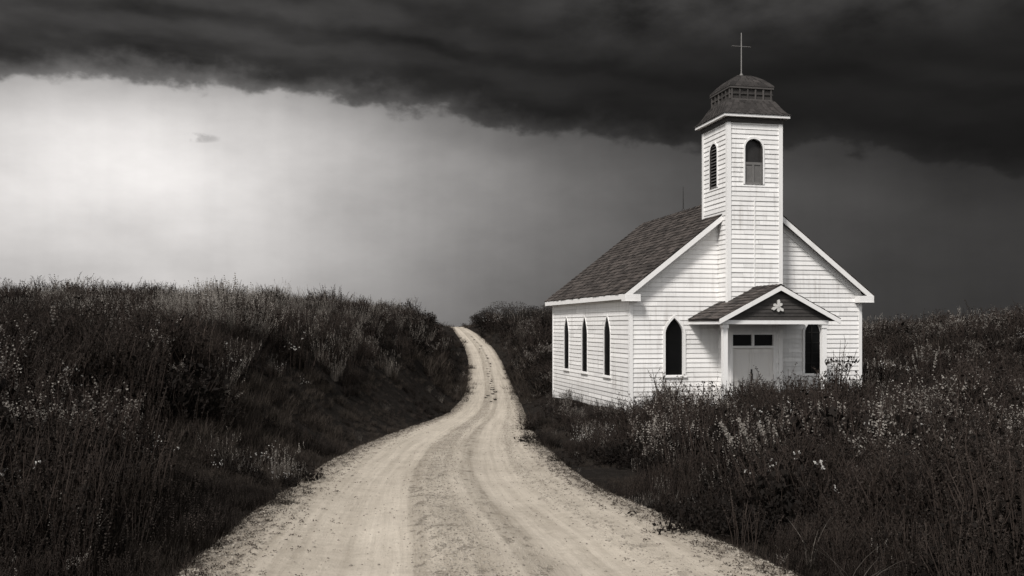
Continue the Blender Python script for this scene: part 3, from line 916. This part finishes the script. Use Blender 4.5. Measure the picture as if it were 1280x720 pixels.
def gn_scatter(name, pts, idx, rot, scl):
    me = bpy.data.meshes.new(name)
    me.from_pydata(pts.tolist(), [], [])
    a = me.attributes.new('idx', 'INT', 'POINT'); a.data.foreach_set('value', idx.astype(np.int32))
    a = me.attributes.new('rot', 'FLOAT_VECTOR', 'POINT'); a.data.foreach_set('vector', rot.astype(np.float32).reshape(-1))
    a = me.attributes.new('scl', 'FLOAT_VECTOR', 'POINT'); a.data.foreach_set('vector', scl.astype(np.float32).reshape(-1))
    o = bpy.data.objects.new(name, me); COL.objects.link(o)
    ng = bpy.data.node_groups.new(name + '_scatter', 'GeometryNodeTree')
    ng.interface.new_socket('Geometry', in_out='INPUT', socket_type='NodeSocketGeometry')
    ng.interface.new_socket('Geometry', in_out='OUTPUT', socket_type='NodeSocketGeometry')
    gi = ng.nodes.new('NodeGroupInput'); go = ng.nodes.new('NodeGroupOutput')
    ip = ng.nodes.new('GeometryNodeInstanceOnPoints')
    ci = ng.nodes.new('GeometryNodeCollectionInfo'); ci.inputs[0].default_value = SRC
    ci.inputs['Separate Children'].default_value = True; ci.inputs['Reset Children'].default_value = True
    def attr(nm, t):
        n = ng.nodes.new('GeometryNodeInputNamedAttribute'); n.data_type = t; n.inputs[0].default_value = nm; return n.outputs[0]
    e2r = ng.nodes.new('FunctionNodeEulerToRotation')
    ng.links.new(attr('rot', 'FLOAT_VECTOR'), e2r.inputs[0])
    ng.links.new(gi.outputs[0], ip.inputs['Points']); ng.links.new(ci.outputs[0], ip.inputs['Instance'])
    ip.inputs['Pick Instance'].default_value = True
    ng.links.new(attr('idx', 'INT'), ip.inputs['Instance Index'])
    ng.links.new(e2r.outputs[0], ip.inputs['Rotation']); ng.links.new(attr('scl', 'FLOAT_VECTOR'), ip.inputs['Scale'])
    ng.links.new(ip.outputs[0], go.inputs[0])
    md = o.modifiers.new('scatter', 'NODES'); md.node_group = ng
    return o

def church_local(x, y):
    dx, dy = x - 3.715, y - 29.6
    c, s = math.cos(rad(12)), math.sin(rad(12))
    return dx * c + dy * s, -dx * s + dy * c
def in_church(x, y, m=.12):
    lx, ly = church_local(x, y)
    a = (lx > -m) & (lx < WID + m) & (ly > -m) & (ly < LEN + m)
    b = (lx > PX0 + .1 - m) & (lx < PX1 - .1 + m) & (ly > PY - m) & (ly < .2)
    return a | b

# ------------------------------------------------------------------ ground cover
def sample(n, rmin, rmax, half=38., power=1.0):
    u = RNG.random(n)
    # density falls off with distance
    r = rmin * (rmax / rmin) ** (u ** power)
    a = np.radians(RNG.uniform(-half, half, n))
    return r * np.sin(a), r * np.cos(a)
def pick(names, probs):
    pass
def cover(name, n, seed):
    global RNG
    RNG = np.random.default_rng(seed)
    x, y = sample(n, 3.2, 125., 46., power=.92)
    k = RNG.random(n) < .10
    x[k] = RNG.uniform(-12, 12, k.sum()); y[k] = RNG.uniform(-3, 10, k.sum())
    z, d = terrain(x, y)
    edge_j = (fbm(x * 1.1, y * 1.1, 3, 40) - .5) * .9
    keep = ((d > .04 + edge_j * .8) | ((d > -.35) & (RNG.random(len(d)) < .10))) & ~in_church(x, y, .10)
    x, y, z, d = x[keep], y[keep], z[keep], d[keep]
    n = len(x)
    r = np.hypot(x, y)
    left = x < -1.0 - .02 * y
    p1 = fbm(x * .13 + 7, y * .13, 3, 60); p2 = fbm(x * .22, y * .22 + 31, 3, 70); p3 = fbm(x * .5, y * .5, 2, 75)
    lx, ly = church_local(x, y)
    zrel = z - EYE
    wts = {'grass': np.full(n, 1.0), 'weed': .9 + 1.6 * (p1 - .4), 'spike': .6 + 1.5 * (p2 - .45), 'clump': .5 + 2.6 * (p3 - .45),
           'dry': np.where(left, .06 + 1.6 * sstep((zrel + .1) / .9) * sstep((p2 - .36) / .2), .05) + np.clip(p2 - .55, 0, 1) * .9 * (y > 14), 'dryx': np.where(left, 3.0 * np.exp(-((x + 9.5) / 3.5) ** 2 - ((y - 34) / 10) ** 2) + 1.3 * sstep((zrel - .5) / .6), 0), 'flower': np.where(p1 > .55, .05, .02),
           'verge': np.where(d < 1.0, 3.0, 0.) + np.where(left & (d < 2.3) & (y > 11) & (y < 60), 9.0, 0.) + np.where(~left & (y > 42), 1.2 * sstep((p2 - .3) / .2), 0.), 'paleweed': np.where(~left & (y > 14), .13 + .3 * sstep((p2 - .45) / .1), .03)}
    near_edge = (d < .7) | (left & (d < 2.0) & (y > 11) & (y < 60))
    for kx in ('weed', 'spike', 'clump', 'dry', 'dryx', 'flower', 'paleweed'): wts[kx] = np.where(near_edge, wts[kx] * .12, wts[kx])
    names = list(wts); Wt = np.clip(np.stack([wts[q] for q in names], 1), 0, None); pat = np.stack([fbm(x * .62 + 13 * i_, y * .62 - 7 * i_, 3, 200 + i_) for i_ in range(len(names))], 1); Wt = Wt * np.exp((pat - .5) * 13.); Wt /= Wt.sum(1, keepdims=True)
    c = np.cumsum(Wt, 1); ch = (RNG.random(n)[:, None] > c).sum(1).clip(0, len(names) - 1)
    idx = np.zeros(n, int)
    for i, q in enumerate(names):
        kk = ch == i; sl_ = SRC_N['dry' if q == 'dryx' else q]; idx[kk] = np.array(sl_)[RNG.integers(0, len(sl_), kk.sum())]
    p4 = fbm(x * .75 + 3, y * .75, 2, 91)
    sc = RNG.uniform(.6, 1.25, n) * (1.0 + .9 * (p1 - .5) + 1.7 * (p4 - .5))
    sc *= .45 + .55 * sstep((d - np.where(left & (y > 11), .9, .1)) / 1.6)
    sc *= np.where((ch == names.index('verge')) & left & (y > 11), 1.5, 1.)
    sc *= np.where((ch == names.index('verge')) & (y > 42), 2.2, 1.)
    # low growth right against the church's long wall and in front of its corner
    nearwall = (lx < .3) & (lx > -2.4) & (ly > -4) & (ly < 12)
    sc *= np.where(nearwall, .50, 1.)
    uu = x / np.maximum(y, 1.)
    sc *= np.where((y > 13) & (y < 32), 1 - .46 * sstep((uu - .03) / .04) * sstep((.165 - uu) / .05), 1.)
    sc *= np.where((lx > -.5) & (lx < 2.0) & (ly < .2) & (ly > -3), .55, 1.)
    sc *= np.where((lx > 2.2) & (lx < 10) & (ly < -.2) & (ly > -7.), .74, 1.)
    sc *= np.where((lx > 8.2) & (ly > -4), 1.15, 1.)
    sc *= np.where((r > 55), 1.35, 1.) * np.where(left & (r > 18), .86, 1.)
    rot = np.stack([RNG.normal(0, .10, n), RNG.normal(0, .10, n), RNG.uniform(0, 6.283, n)], 1)
    scl = np.stack([sc * np.clip(.9 + r / 120., .9, 1.8), sc * np.clip(.9 + r / 120., .9, 1.8), sc], 1)
    return gn_scatter(name, np.stack([x, y, z - .02], 1), idx, rot, scl)
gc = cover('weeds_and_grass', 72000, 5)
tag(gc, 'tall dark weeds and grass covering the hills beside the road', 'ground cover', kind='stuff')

# loose stones and litter on the road and its verges
def stones():
    rng = np.random.default_rng(9)
    n = 46000
    y = 4.5 * (60 / 4.5) ** rng.random(n)
    l, r, zr = road_at(y)
    mode = rng.random(n) * .86 + .14
    t = np.where(mode < .40, np.abs(rng.normal(0, .07, n)) - .035, np.where(mode < .65, 1.035 - np.abs(rng.normal(0, .065, n)),
        np.where(mode < .86, rng.normal(.475, .05, n), np.where(mode < .93, rng.normal(.82, .03, n), rng.random(n)))))
    x = l + t * (r - l)
    T_ = t; W_ = r - l
    prof_ = np.interp(T_, [-.14, 0, .08, .2, .30, .38, .44, .52, .585, .66, .74, .83, .92, 1, 1.14],
                 [.02, .02, .02, -.02, -.028, -.012, .018, .024, .01, -.024, -.024, .004, .012, .02, .02])
    dn_ = np.where(T_ < 0, -T_, np.where(T_ > 1, T_ - 1, 0)) * W_
    zz = zr + EYE + .03 + prof_ * np.clip(W_ / 4., .5, 1.2) - .30 * sstep(dn_ / .55) + (fbm(x * 1.6, y * 1.6, 4, 21) - .5) * .05 + (fbm(x * 7, y * 7, 2, 5) - .5) * .018
    zt, _ = terrain(x, y)
    z = np.maximum(zz, zt)
    s = .0045 + .011 * rng.random(n) ** 2.7
    s = np.where(mode < .65, s * 1.05, s)
    idx = np.array(SRC_N['stone'])[rng.integers(0, 3, n)]
    rot = np.stack([rng.normal(0, .3, n), rng.normal(0, .3, n), rng.uniform(0, 6.28, n)], 1)
    li = (mode < .65) & (rng.random(n) < .24)
    idx = np.where(li, np.array(SRC_N['litter'])[rng.integers(0, 2, n)], idx)
    s = np.where(li, rng.uniform(.15, .38, n), s)
    return gn_scatter('loose_gravel', np.stack([x, y, z + .001], 1), idx, rot, np.stack([s, s, s], 1))
gv = stones(); tag(gv, 'small loose stones and litter along the verges and crown of the gravel road', 'gravel', kind='stuff')

# ------------------------------------------------------------------ individual plants
def gz(x, y): return float(terrain(np.array([x]), np.array([y]))[0][0])
def place(o, x, y, rz=0., s=1., lift=0.):
    o.location = (x, y, gz(x, y) - .02 + lift); o.rotation_euler = (0, 0, rz); o.scale = (s, s, s)

def leafmass(name, blobs, n, size, mats, parent):
    mb = MB()
    tot = sum(b[3] ** 2 for b in blobs)
    for (bx, by, bz, br) in blobs:
        for _ in range(int(n * br * br / tot)):
            p = np.array([random.gauss(0, 1) for _ in range(3)]); p /= np.linalg.norm(p) + 1e-6
            rr = br * random.uniform(.45, 1.12)
            q = np.array((bx, by, bz)) + p * rr * np.array((1, 1, .8))
            if q[2] < -.05: q[2] = random.uniform(0, .3)
            leaf(mb, q, size * random.uniform(.5, 1.4), 0, random.random(), .4)
    return mb.build(name, mats, parent)
def stems(parent, n, spread, h, r0):
    mb = MB()
    for _ in range(n):
        a = random.uniform(0, 6.283); q = random.uniform(.3, 1)
        e = np.array((math.cos(a) * spread * q, math.sin(a) * spread * q, h * random.uniform(.6, 1)))
        m = e * .5 + np.array((random.gauss(0, .08), random.gauss(0, .08), h * .08))
        mb.tube([(0, 0, -.1), m, e], [r0, r0 * .7, r0 * .25], 5, 0, random.random())
        for k in range(3):
            t = random.uniform(.4, .95); p0 = e * t
            mb.tube([p0, p0 + np.array((random.gauss(0, .2), random.gauss(0, .2), random.uniform(.1, .3))) * h * .5], [r0 * .4, r0 * .12], 4, 0, random.random())
    return mb.build('branches', STEM, parent)

# far shrubs on the hilltop behind the church
spots = [(-3.3, 113, 1.15, 'round dusky shrub beside the point where the road meets the sky'),
         (-1.4, 112, 1.75, 'tallest rounded shrub on the hilltop beyond the church'),
         (.6, 114, 1.7, 'broad dark shrub behind the tallest rounded hilltop shrub'),
         (2.4, 111, 1.25, 'medium shrub on the hilltop between the tallest shrub and the church eave'),
         (4.3, 113, 1.35, 'low dark shrub on the hilltop just clear of the church wall'),
         (6.0, 112, 1.3, 'dark hilltop shrub partly hidden by the church corner')]
for i, (x, y, r_, lab) in enumerate(spots):
    b = empty('hilltop_shrub'); tag(b, lab, 'shrub', 'shrubs on the hilltop behind the church')
    blobs = [(0, 0, r_ * .8, r_)] + [(random.uniform(-1, 1) * r_, random.uniform(-.6, .6) * r_, r_ * random.uniform(.4, .9), r_ * random.uniform(.4, .65)) for _ in range(6)]
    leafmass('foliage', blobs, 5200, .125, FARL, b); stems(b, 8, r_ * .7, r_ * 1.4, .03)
    place(b, x, y, 0, 1)
# dark shrubs on the crest of the hill across the road
for (x, y, r_, lab) in [(-8.0, 70, 1.05, 'dark rounded shrub on the hill crest above the road bend'),
                        (-7.4, 82, .9, 'smaller dark shrub lower down the crest towards the road top')]:
    b = empty('hill_shrub'); tag(b, lab, 'shrub', 'shrubs on the hill across the road')
    blobs = [(0, 0, r_ * .5, r_)] + [(random.uniform(-1, 1) * r_, random.uniform(-.6, .6) * r_, r_ * random.uniform(.2, .5), r_ * .5) for _ in range(5)]
    leafmass('foliage', blobs, 1900, .15, LEAF, b); stems(b, 8, r_ * .7, r_, .02)
    place(b, x, y)
# twiggy shrub by the porch
b = empty('porch_shrub'); tag(b, 'twiggy dark shrub growing between the porch post and the church corner', 'shrub')
leafmass('foliage', [(0, 0, .45, .42), (-.15, .1, .85, .33), (.1, 0, 1.2, .25), (.32, 0, 1.35, .2), (-.2, 0, 1.35, .16), (.25, 0, .6, .3)], 620, .085, LEAF, b)
mb = MB()
for k in range(13):
    a = random.uniform(0, 6.283); h = random.uniform(1.0, 1.95); sp = random.uniform(.1, .6)
    e = np.array((math.cos(a) * sp, math.sin(a) * sp * .6, h))
    mb.tube([(0, 0, -.1), e * .5 + np.array((0, 0, .1)), e], [.016, .012, .004], 5, 0, random.random())
    for j in range(5):
        p0 = e * random.uniform(.55, .98); mb.tube([p0, p0 + np.array((random.gauss(0, .12), random.gauss(0, .1), random.uniform(.08, .22)))], [.006, .002], 4, 0, random.random())
mb.build('branches', STEM, b)
place(b, 9.48, 27.5, 0, 1.1)

# pale feathery grass plumes leaning over the dark weeds
def plume_plant(lean_x, h, n_extra, seed):
    random.seed(seed)
    t = empty('plume_grass')
    mb = MB(); hd = MB()
    pt = lambda q: np.array((lean_x * q ** 1.8, .03 * q, h * (q - .06 * q * q)))
    mb.tube([pt(0) - np.array((0, 0, .05)), pt(.35), pt(.7), pt(1)], [.006, .005, .004, .002], 5, 0, .5)
    for k in range(n_extra): blade(mb, (random.gauss(0, .03), random.gauss(0, .03), -.03), h * random.uniform(.4, .75), random.uniform(0, 6.28), .2, .010, 0, random.random())
    for k in range(120):
        q = random.uniform(.66, 1.0); w = .017 * math.sin((q - .60) / .44 * math.pi)
        fleck(hd, pt(q) + np.array([random.gauss(0, w * .8 + .002) for _ in range(3)]), random.uniform(.010, .021), 0, random.uniform(.5, 1))
    mb.build('stalk', STEM, t); hd.build('seed_head', PALE, t)
    return t
for (px, d, lx, h, lab) in [(930, 11.6, -.28, .92, 'pale plume grass leaning over dark weeds, first of five counted from the road'),
                            (950, 12.0, -.27, 1.0, 'second pale grass plume from the road, among five above the dark weeds'),
                            (970, 11.8, -.22, .89, 'middle pale plume of the five grasses leaning in the dark weeds'),
                            (990, 11.5, -.22, .80, 'short low pale plume, fourth of the five grasses from the road'),
                            (1012, 12.2, -.29, .97, 'pale grass plume farthest from the road, last of the five in the weeds')]:
    o = plume_plant(lx, h, 5, int(px)); tag(o, lab, 'grass', 'pale plume grasses in the weeds')
    place(o, (px - 640) / F * d, d)
random.seed(99)
# tall weeds standing clear of the ground cover
def tall_weed(name, stems_n, h, leaves, head, hm, seed, spread=.14, leafsize=.09, hs=1.):
    """one plant: each stem a part, its leaves and seed head sub-parts"""
    t = empty(name)
    for i in range(stems_n):
        random.seed(seed * 100 + i)
        w = weed(1, h, leaves, head, spread, leafsize, 1., hs)
        st = None
        for k, nm, mt in ((0, 'stem', STEM), (1, 'leaves', LEAF), (2, 'blossoms', hm)):
            mb = MB()
            for f, m, tn in zip(w.f, w.m, w.t):
                if m == k: mb.poly([w.v[i_] for i_ in f], 0, tn)
            o_ = mb.build(nm, mt, st or t)
            if k == 0: st = o_
    return t
o = tall_weed('tall_weed', 8, 1.75, 16, 'spike', PALE, 3, .35, .12, 2.6); tag(o, 'tallest pale-headed weed on the slope beyond the church corner', 'weed'); place(o, 13.4, 30.5)
o = tall_weed('tall_weed', 5, 1.25, 12, 'flower', PETAL, 4, .3, .09, 1.8); tag(o, 'white-flowered weed at the foot of the tallest weed by the church', 'weed'); place(o, 12.1, 29.6)
o = tall_weed('tall_weed', 4, .95, 8, 'flower', PETAL, 5, .2, .09, 1.5); tag(o, 'white-flowered weed at the very edge of the view on the dark hillside', 'weed'); place(o, -7.2, 13.6)
o = tall_weed('tall_weed', 4, .9, 8, 'flower', PETAL, 6, .2, .09, 1.5); tag(o, 'white-flowered weed midway down the dark hillside, nearer the road', 'weed'); place(o, -6.1, 13.2)
random.seed(12)
LOTS = [('dark seed-headed weed against the clapboards below the pointed front window', [(4.3, 27.9), (4.9, 27.3), (5.3, 27.0), (4.6, 27.4), (5.1, 27.6)]),
        ('dark seed-headed weed rising before the porch post beside the pointed window', [(5.6, 26.6), (5.9, 26.3), (6.2, 26.7), (5.8, 25.9), (6.3, 26.0)]),
        ('dark seed-headed weed rising in front of the double church door', [(6.6, 26.3), (6.9, 25.9), (7.2, 26.4), (7.0, 25.4), (7.4, 25.8)]),
        ('dark seed-headed weed between the door and the twiggy porch shrub', [(7.7, 26.2), (8.0, 25.8), (8.3, 26.3), (8.5, 25.9), (8.1, 25.3), (8.8, 26.4)]),
        ('dark seed-headed weed between the twiggy shrub and the church corner', [(9.7, 27.4), (10.1, 27.9), (10.5, 28.2), (9.9, 27.0), (10.8, 28.8)])]
W4 = [weed(5, 1.08, 13, 'spray', .16, .085, 1.).mesh('porch_weed', [STEM, LEAF, HEAD]) for _ in range(4)]
k = 0
for lab, pts in LOTS:
    for (x, y) in pts:
        o = bpy.data.objects.new('porch_weed', W4[k % 4]); COL.objects.link(o); k += 1
        tag(o, lab, 'weed', lab.replace('dark seed-headed weed', 'weeds'))
        place(o, x + random.gauss(0, .1), y, k * 1.7, random.uniform(.55, .88) * (.8 if x < 5.4 else 1.))
# tufts along the crown of the far road
T0 = grass_tuft(46, .20, .05, .03, .9).build('grass_tuft', GRASS)
tag(T0, 'small dark grass tuft on the crown of the climbing road', 'grass tuft', 'tufts along the crown of the road')
k = 0
for y in np.concatenate([np.arange(43, 66, 2.1), np.arange(66, 106, 2.6)]):
    l_, r_, z_ = (float(q) for q in road_at(y))
    x = l_ + (r_ - l_) * random.choice((random.uniform(.50, .57), random.uniform(.50, .57), random.uniform(.40, .66)))
    o = T0 if k == 0 else copy_tree(T0); k += 1
    o.location = (x, float(y), z_ + EYE + .035); o.rotation_euler = (0, 0, random.uniform(0, 6.28)); s = random.uniform(.40, .85); o.scale = (s * 1.2, s * 1.6, s * .8)
# bent dry stalks low beside the road
def bent(seed, n, h):
    random.seed(seed)
    mb = MB()
    for _ in range(n):
        a = random.uniform(0, 6.28); hh = h * random.uniform(.6, 1.1)
        blade(mb, (random.gauss(0, .05), random.gauss(0, .05), -.03), hh, a, hh * random.uniform(.5, 1.0), .011, 0, random.random(), 6, 2.2)
    return mb.build('dry_grass', DRY)
for (px, d, n, h, lab) in [(1068, 6.9, 12, .52, 'thickest clump of bent pale dry stalks, low in the weeds'),
                           (1150, 8.2, 9, .62, 'thin pale dry stalks arching above the weeds, farther from the road'),
                           (1010, 7.9, 8, .45, 'small arching dry stalks at the gravel verge'),
                           (1240, 8.0, 7, .6, 'sparsest clump of dry stalks, standing deep in the weeds away from the road')]:
    o = bent(px, n, h); tag(o, lab, 'dry stalks', 'bent dry stalks in the weeds'); place(o, (px - 640) / F * d, d)

# ------------------------------------------------------------------ sky and light
SUN_DIR = np.array((-.42, -.64, .80)); SUN_DIR /= np.linalg.norm(SUN_DIR)
el = math.asin(SUN_DIR[2]); az = math.atan2(SUN_DIR[0], SUN_DIR[1])
w = bpy.data.worlds.new('World'); S.world = w; w.use_nodes = True
nt = w.node_tree
bg = nt.nodes['Background']; bg.inputs['Strength'].default_value = .1
sky = N(nt, 'ShaderNodeTexSky'); sky.sky_type = 'NISHITA'; sky.sun_disc = False
sky.sun_elevation = el; sky.sun_rotation = az
hs = N(nt, 'ShaderNodeHueSaturation'); hs.inputs['Saturation'].default_value = .06; hs.inputs['Value'].default_value = 1.15
L(nt, sky.outputs[0], hs.inputs['Color'])
dirv = N(nt, 'ShaderNodeTexCoord').outputs['Generated']
sx = N(nt, 'ShaderNodeSeparateXYZ'); L(nt, dirv, sx.inputs[0])
dx, dy, dz = sx.outputs
AZ = math_(nt, 'MULTIPLY', math_(nt, 'ARCTAN2', dx, dy), 57.29578)
EL = math_(nt, 'MULTIPLY', math_(nt, 'ARCSINE', dz), 57.29578)
def curve(v, a, b, pts, ymax=1.):
    t = maprange(nt, v, a, b)
    fc = N(nt, 'ShaderNodeFloatCurve'); L(nt, t, fc.inputs['Value'])
    c = fc.mapping.curves[0]
    pts = [((p - a) / (b - a), q / ymax) for p, q in pts]
    c.points[0].location = pts[0]; c.points[1].location = pts[-1]
    for q in pts[1:-1]: c.points.new(*q)
    fc.mapping.update()
    return math_(nt, 'MULTIPLY', fc.outputs[0], ymax)
cv = N(nt, 'ShaderNodeCombineXYZ'); L(nt, AZ, cv.inputs[0]); L(nt, EL, cv.inputs[1])
uv = cv.outputs[0]
bound = curve(AZ, -60, 60, [(-60, 11), (-40, 12), (-28.5, 12.7), (-21, 13.2), (-15, 13.1), (-9.2, 12.9), (-3, 12.0), (2.9, 11.0), (10, 10.6), (17, 10.0), (28.5, 7.8), (40, 6), (60, 5)], 20.)
n1 = noise(nt, scaled(nt, uv, (.13, .22, 1)), 1., 4, .5)
n3 = noise(nt, scaled(nt, uv, (.8, 1.0, 1)), 1., 6, .6)
puff = noise(nt, scaled(nt, uv, (.34, .55, 1)), 1., 7, .56)
bil = math_(nt, 'ABSOLUTE', math_(nt, 'SUBTRACT', math_(nt, 'MULTIPLY', noise(nt, scaled(nt, uv, (.23, .30, 1)), 1., 4, .55), 2.), 1.))
leftness = maprange(nt, AZ, -26, 14, 1., .12, True)
e = math_(nt, 'SUBTRACT', EL, bound)
e = math_(nt, 'ADD', e, math_(nt, 'MULTIPLY', math_(nt, 'SUBTRACT', n1, .5), 1.8))
e2 = math_(nt, 'ADD', e, math_(nt, 'MULTIPLY', math_(nt, 'SUBTRACT', puff, .5), 2.5))
e2 = math_(nt, 'ADD', e2, math_(nt, 'MULTIPLY', math_(nt, 'SUBTRACT', bil, .22), 1.3))
mask = math_(nt, 'ADD', math_(nt, 'MULTIPLY', maprange(nt, e2, -.10, .55, 0, 1, True), .62), math_(nt, 'MULTIPLY', maprange(nt, e2, -.4, 2.0, 0, 1, True), .38))
veil = maprange(nt, e, -2.6, 1.2, 0, .75, True)
# storm cloud underside: soft long banks, darkest a little above the edge
wq = math_(nt, 'MULTIPLY', math_(nt, 'SUBTRACT', n1, .5), 2.0)
ew = math_(nt, 'ADD', e, wq)
bandc = curve(ew, -1, 10, [(-1, .50), (.4, .42), (1.4, .10), (2.4, .16), (3.4, .42), (4.2, .16), (5.2, .60), (6.2, .26), (7.4, .55), (10, .4)])
cs_ = N(nt, 'ShaderNodeCombineXYZ'); L(nt, math_(nt, 'MULTIPLY', AZ, .085), cs_.inputs[0]); L(nt, math_(nt, 'MULTIPLY', EL, .34), cs_.inputs[1])
soft1 = noise(nt, cs_.outputs[0], 1., 5, .5)
soft2 = noise(nt, scaled(nt, uv, (.22, .42, 1)), 1., 6, .52)
bk = math_(nt, 'ADD', math_(nt, 'MULTIPLY', bandc, .80), math_(nt, 'MULTIPLY', maprange(nt, soft1, .34, .68), .42))
bk = math_(nt, 'ADD', bk, math_(nt, 'MULTIPLY', math_(nt, 'SUBTRACT', soft2, .5), .55))
bk = math_(nt, 'MAXIMUM', bk, 0.)
cl = math_(nt, 'MULTIPLY', math_(nt, 'MULTIPLY', bk, leftness), .080)
cl = math_(nt, 'ADD', cl, .0095)
topr = math_(nt, 'MULTIPLY', maprange(nt, EL, 14.5, 19.5, 0., .040, True), math_(nt, 'MULTIPLY', maprange(nt, AZ, -2, 8, 0., 1., True), maprange(nt, soft2, .3, .65)))
cl = math_(nt, 'ADD', cl, topr)
# rain-lit gap below the cloud
glow = curve(AZ, -60, 60, [(-60, .30), (-40, .55), (-28.5, .68), (-22.6, .76), (-17, .70), (-11.5, .52), (-7.7, .40), (-3.9, .30), (0, .22), (2.9, .172), (10, .108), (17, .074), (28.5, .046), (60, .03)])
vert = curve(EL, -5, 20, [(-5, .5), (0, .60), (3, .76), (6, .94), (8.5, 1.), (11, .97), (14, .86), (20, .8)])
lowr = maprange(nt, AZ, -8, 14, 0., 1., True)
vert = math_(nt, 'ADD', math_(nt, 'MULTIPLY', vert, math_(nt, 'SUBTRACT', 1., math_(nt, 'MULTIPLY', lowr, .7))), math_(nt, 'MULTIPLY', lowr, .62))
gl_ = math_(nt, 'MULTIPLY', glow, vert)
shafts = noise(nt, scaled(nt, uv, (.30, .03, 1)), 1., 4, .5)
gl_ = math_(nt, 'MULTIPLY', gl_, maprange(nt, math_(nt, 'ADD', math_(nt, 'MULTIPLY', shafts, .6), math_(nt, 'MULTIPLY', noise(nt, scaled(nt, uv, (1.3, .05, 1)), 1., 3, .5), .4)), .35, .65, .975, 1.025))
soft = noise(nt, scaled(nt, uv, (.11, .20, 1)), 1., 6, .55)
gl_ = math_(nt, 'MULTIPLY', gl_, maprange(nt, soft, .3, .7, .84, 1.13))
# one small scud wisp
wx = math_(nt, 'DIVIDE', math_(nt, 'ADD', AZ, 18.4), 1.3); wy = math_(nt, 'DIVIDE', math_(nt, 'SUBTRACT', EL, 10.75), .30)
wg = math_(nt, 'SUBTRACT', 1., math_(nt, 'ADD', math_(nt, 'MULTIPLY', wx, wx), math_(nt, 'MULTIPLY', wy, wy)))
wm = math_(nt, 'MULTIPLY', maprange(nt, wg, -.2, .8, 0, 1, True), maprange(nt, n3, .46, .60))
gl_ = math_(nt, 'MULTIPLY', gl_, math_(nt, 'SUBTRACT', 1., math_(nt, 'MULTIPLY', wm, .28)))
below = math_(nt, 'ADD', math_(nt, 'MULTIPLY', gl_, math_(nt, 'SUBTRACT', 1., math_(nt, 'MULTIPLY', veil, .5))), 0.)
mx = N(nt, 'ShaderNodeMix'); mx.data_type = 'FLOAT'
L(nt, mask, mx.inputs[0]); L(nt, below, mx.inputs[2]); L(nt, cl, mx.inputs[3])
lum = math_(nt, 'MULTIPLY', mx.outputs[0], 9.3)
storm = mixc(nt, 1., (1., .965, .945), lum, 'MULTIPLY')
front_ = maprange(nt, dy, -.25, .30, 0., 1., True)
skyc = mixc(nt, front_, hs.outputs[0], storm)
L(nt, skyc, bg.inputs['Color'])

sl = bpy.data.lights.new('sun', 'SUN'); sl.energy = 3.0; sl.angle = rad(11); sl.color = (1., .965, .93)
so = bpy.data.objects.new('sun', sl); COL.objects.link(so)
from mathutils import Vector
so.rotation_euler = Vector(-SUN_DIR).to_track_quat('-Z', 'Y').to_euler()

# ------------------------------------------------------------------ camera, view
cam = bpy.data.cameras.new('camera'); co = bpy.data.objects.new('camera', cam); COL.objects.link(co)
co.location = (0, 0, EYE); co.rotation_euler = (rad(90), 0, 0)
cam.sensor_width = 36; cam.lens = F / 1280 * 36; cam.shift_y = 48 / 1280
cam.clip_start = .1; cam.clip_end = 9000
S.camera = co
S.view_settings.view_transform = 'Standard'; S.view_settings.look = 'None'
S.view_settings.exposure = 0.20; S.view_settings.gamma = 1.0; S.view_settings.use_curve_mapping = False
S.cycles.max_bounces = 6; S.cycles.diffuse_bounces = 3; S.cycles.transmission_bounces = 2; S.cycles.glossy_bounces = 2
S.cycles.use_denoising = True
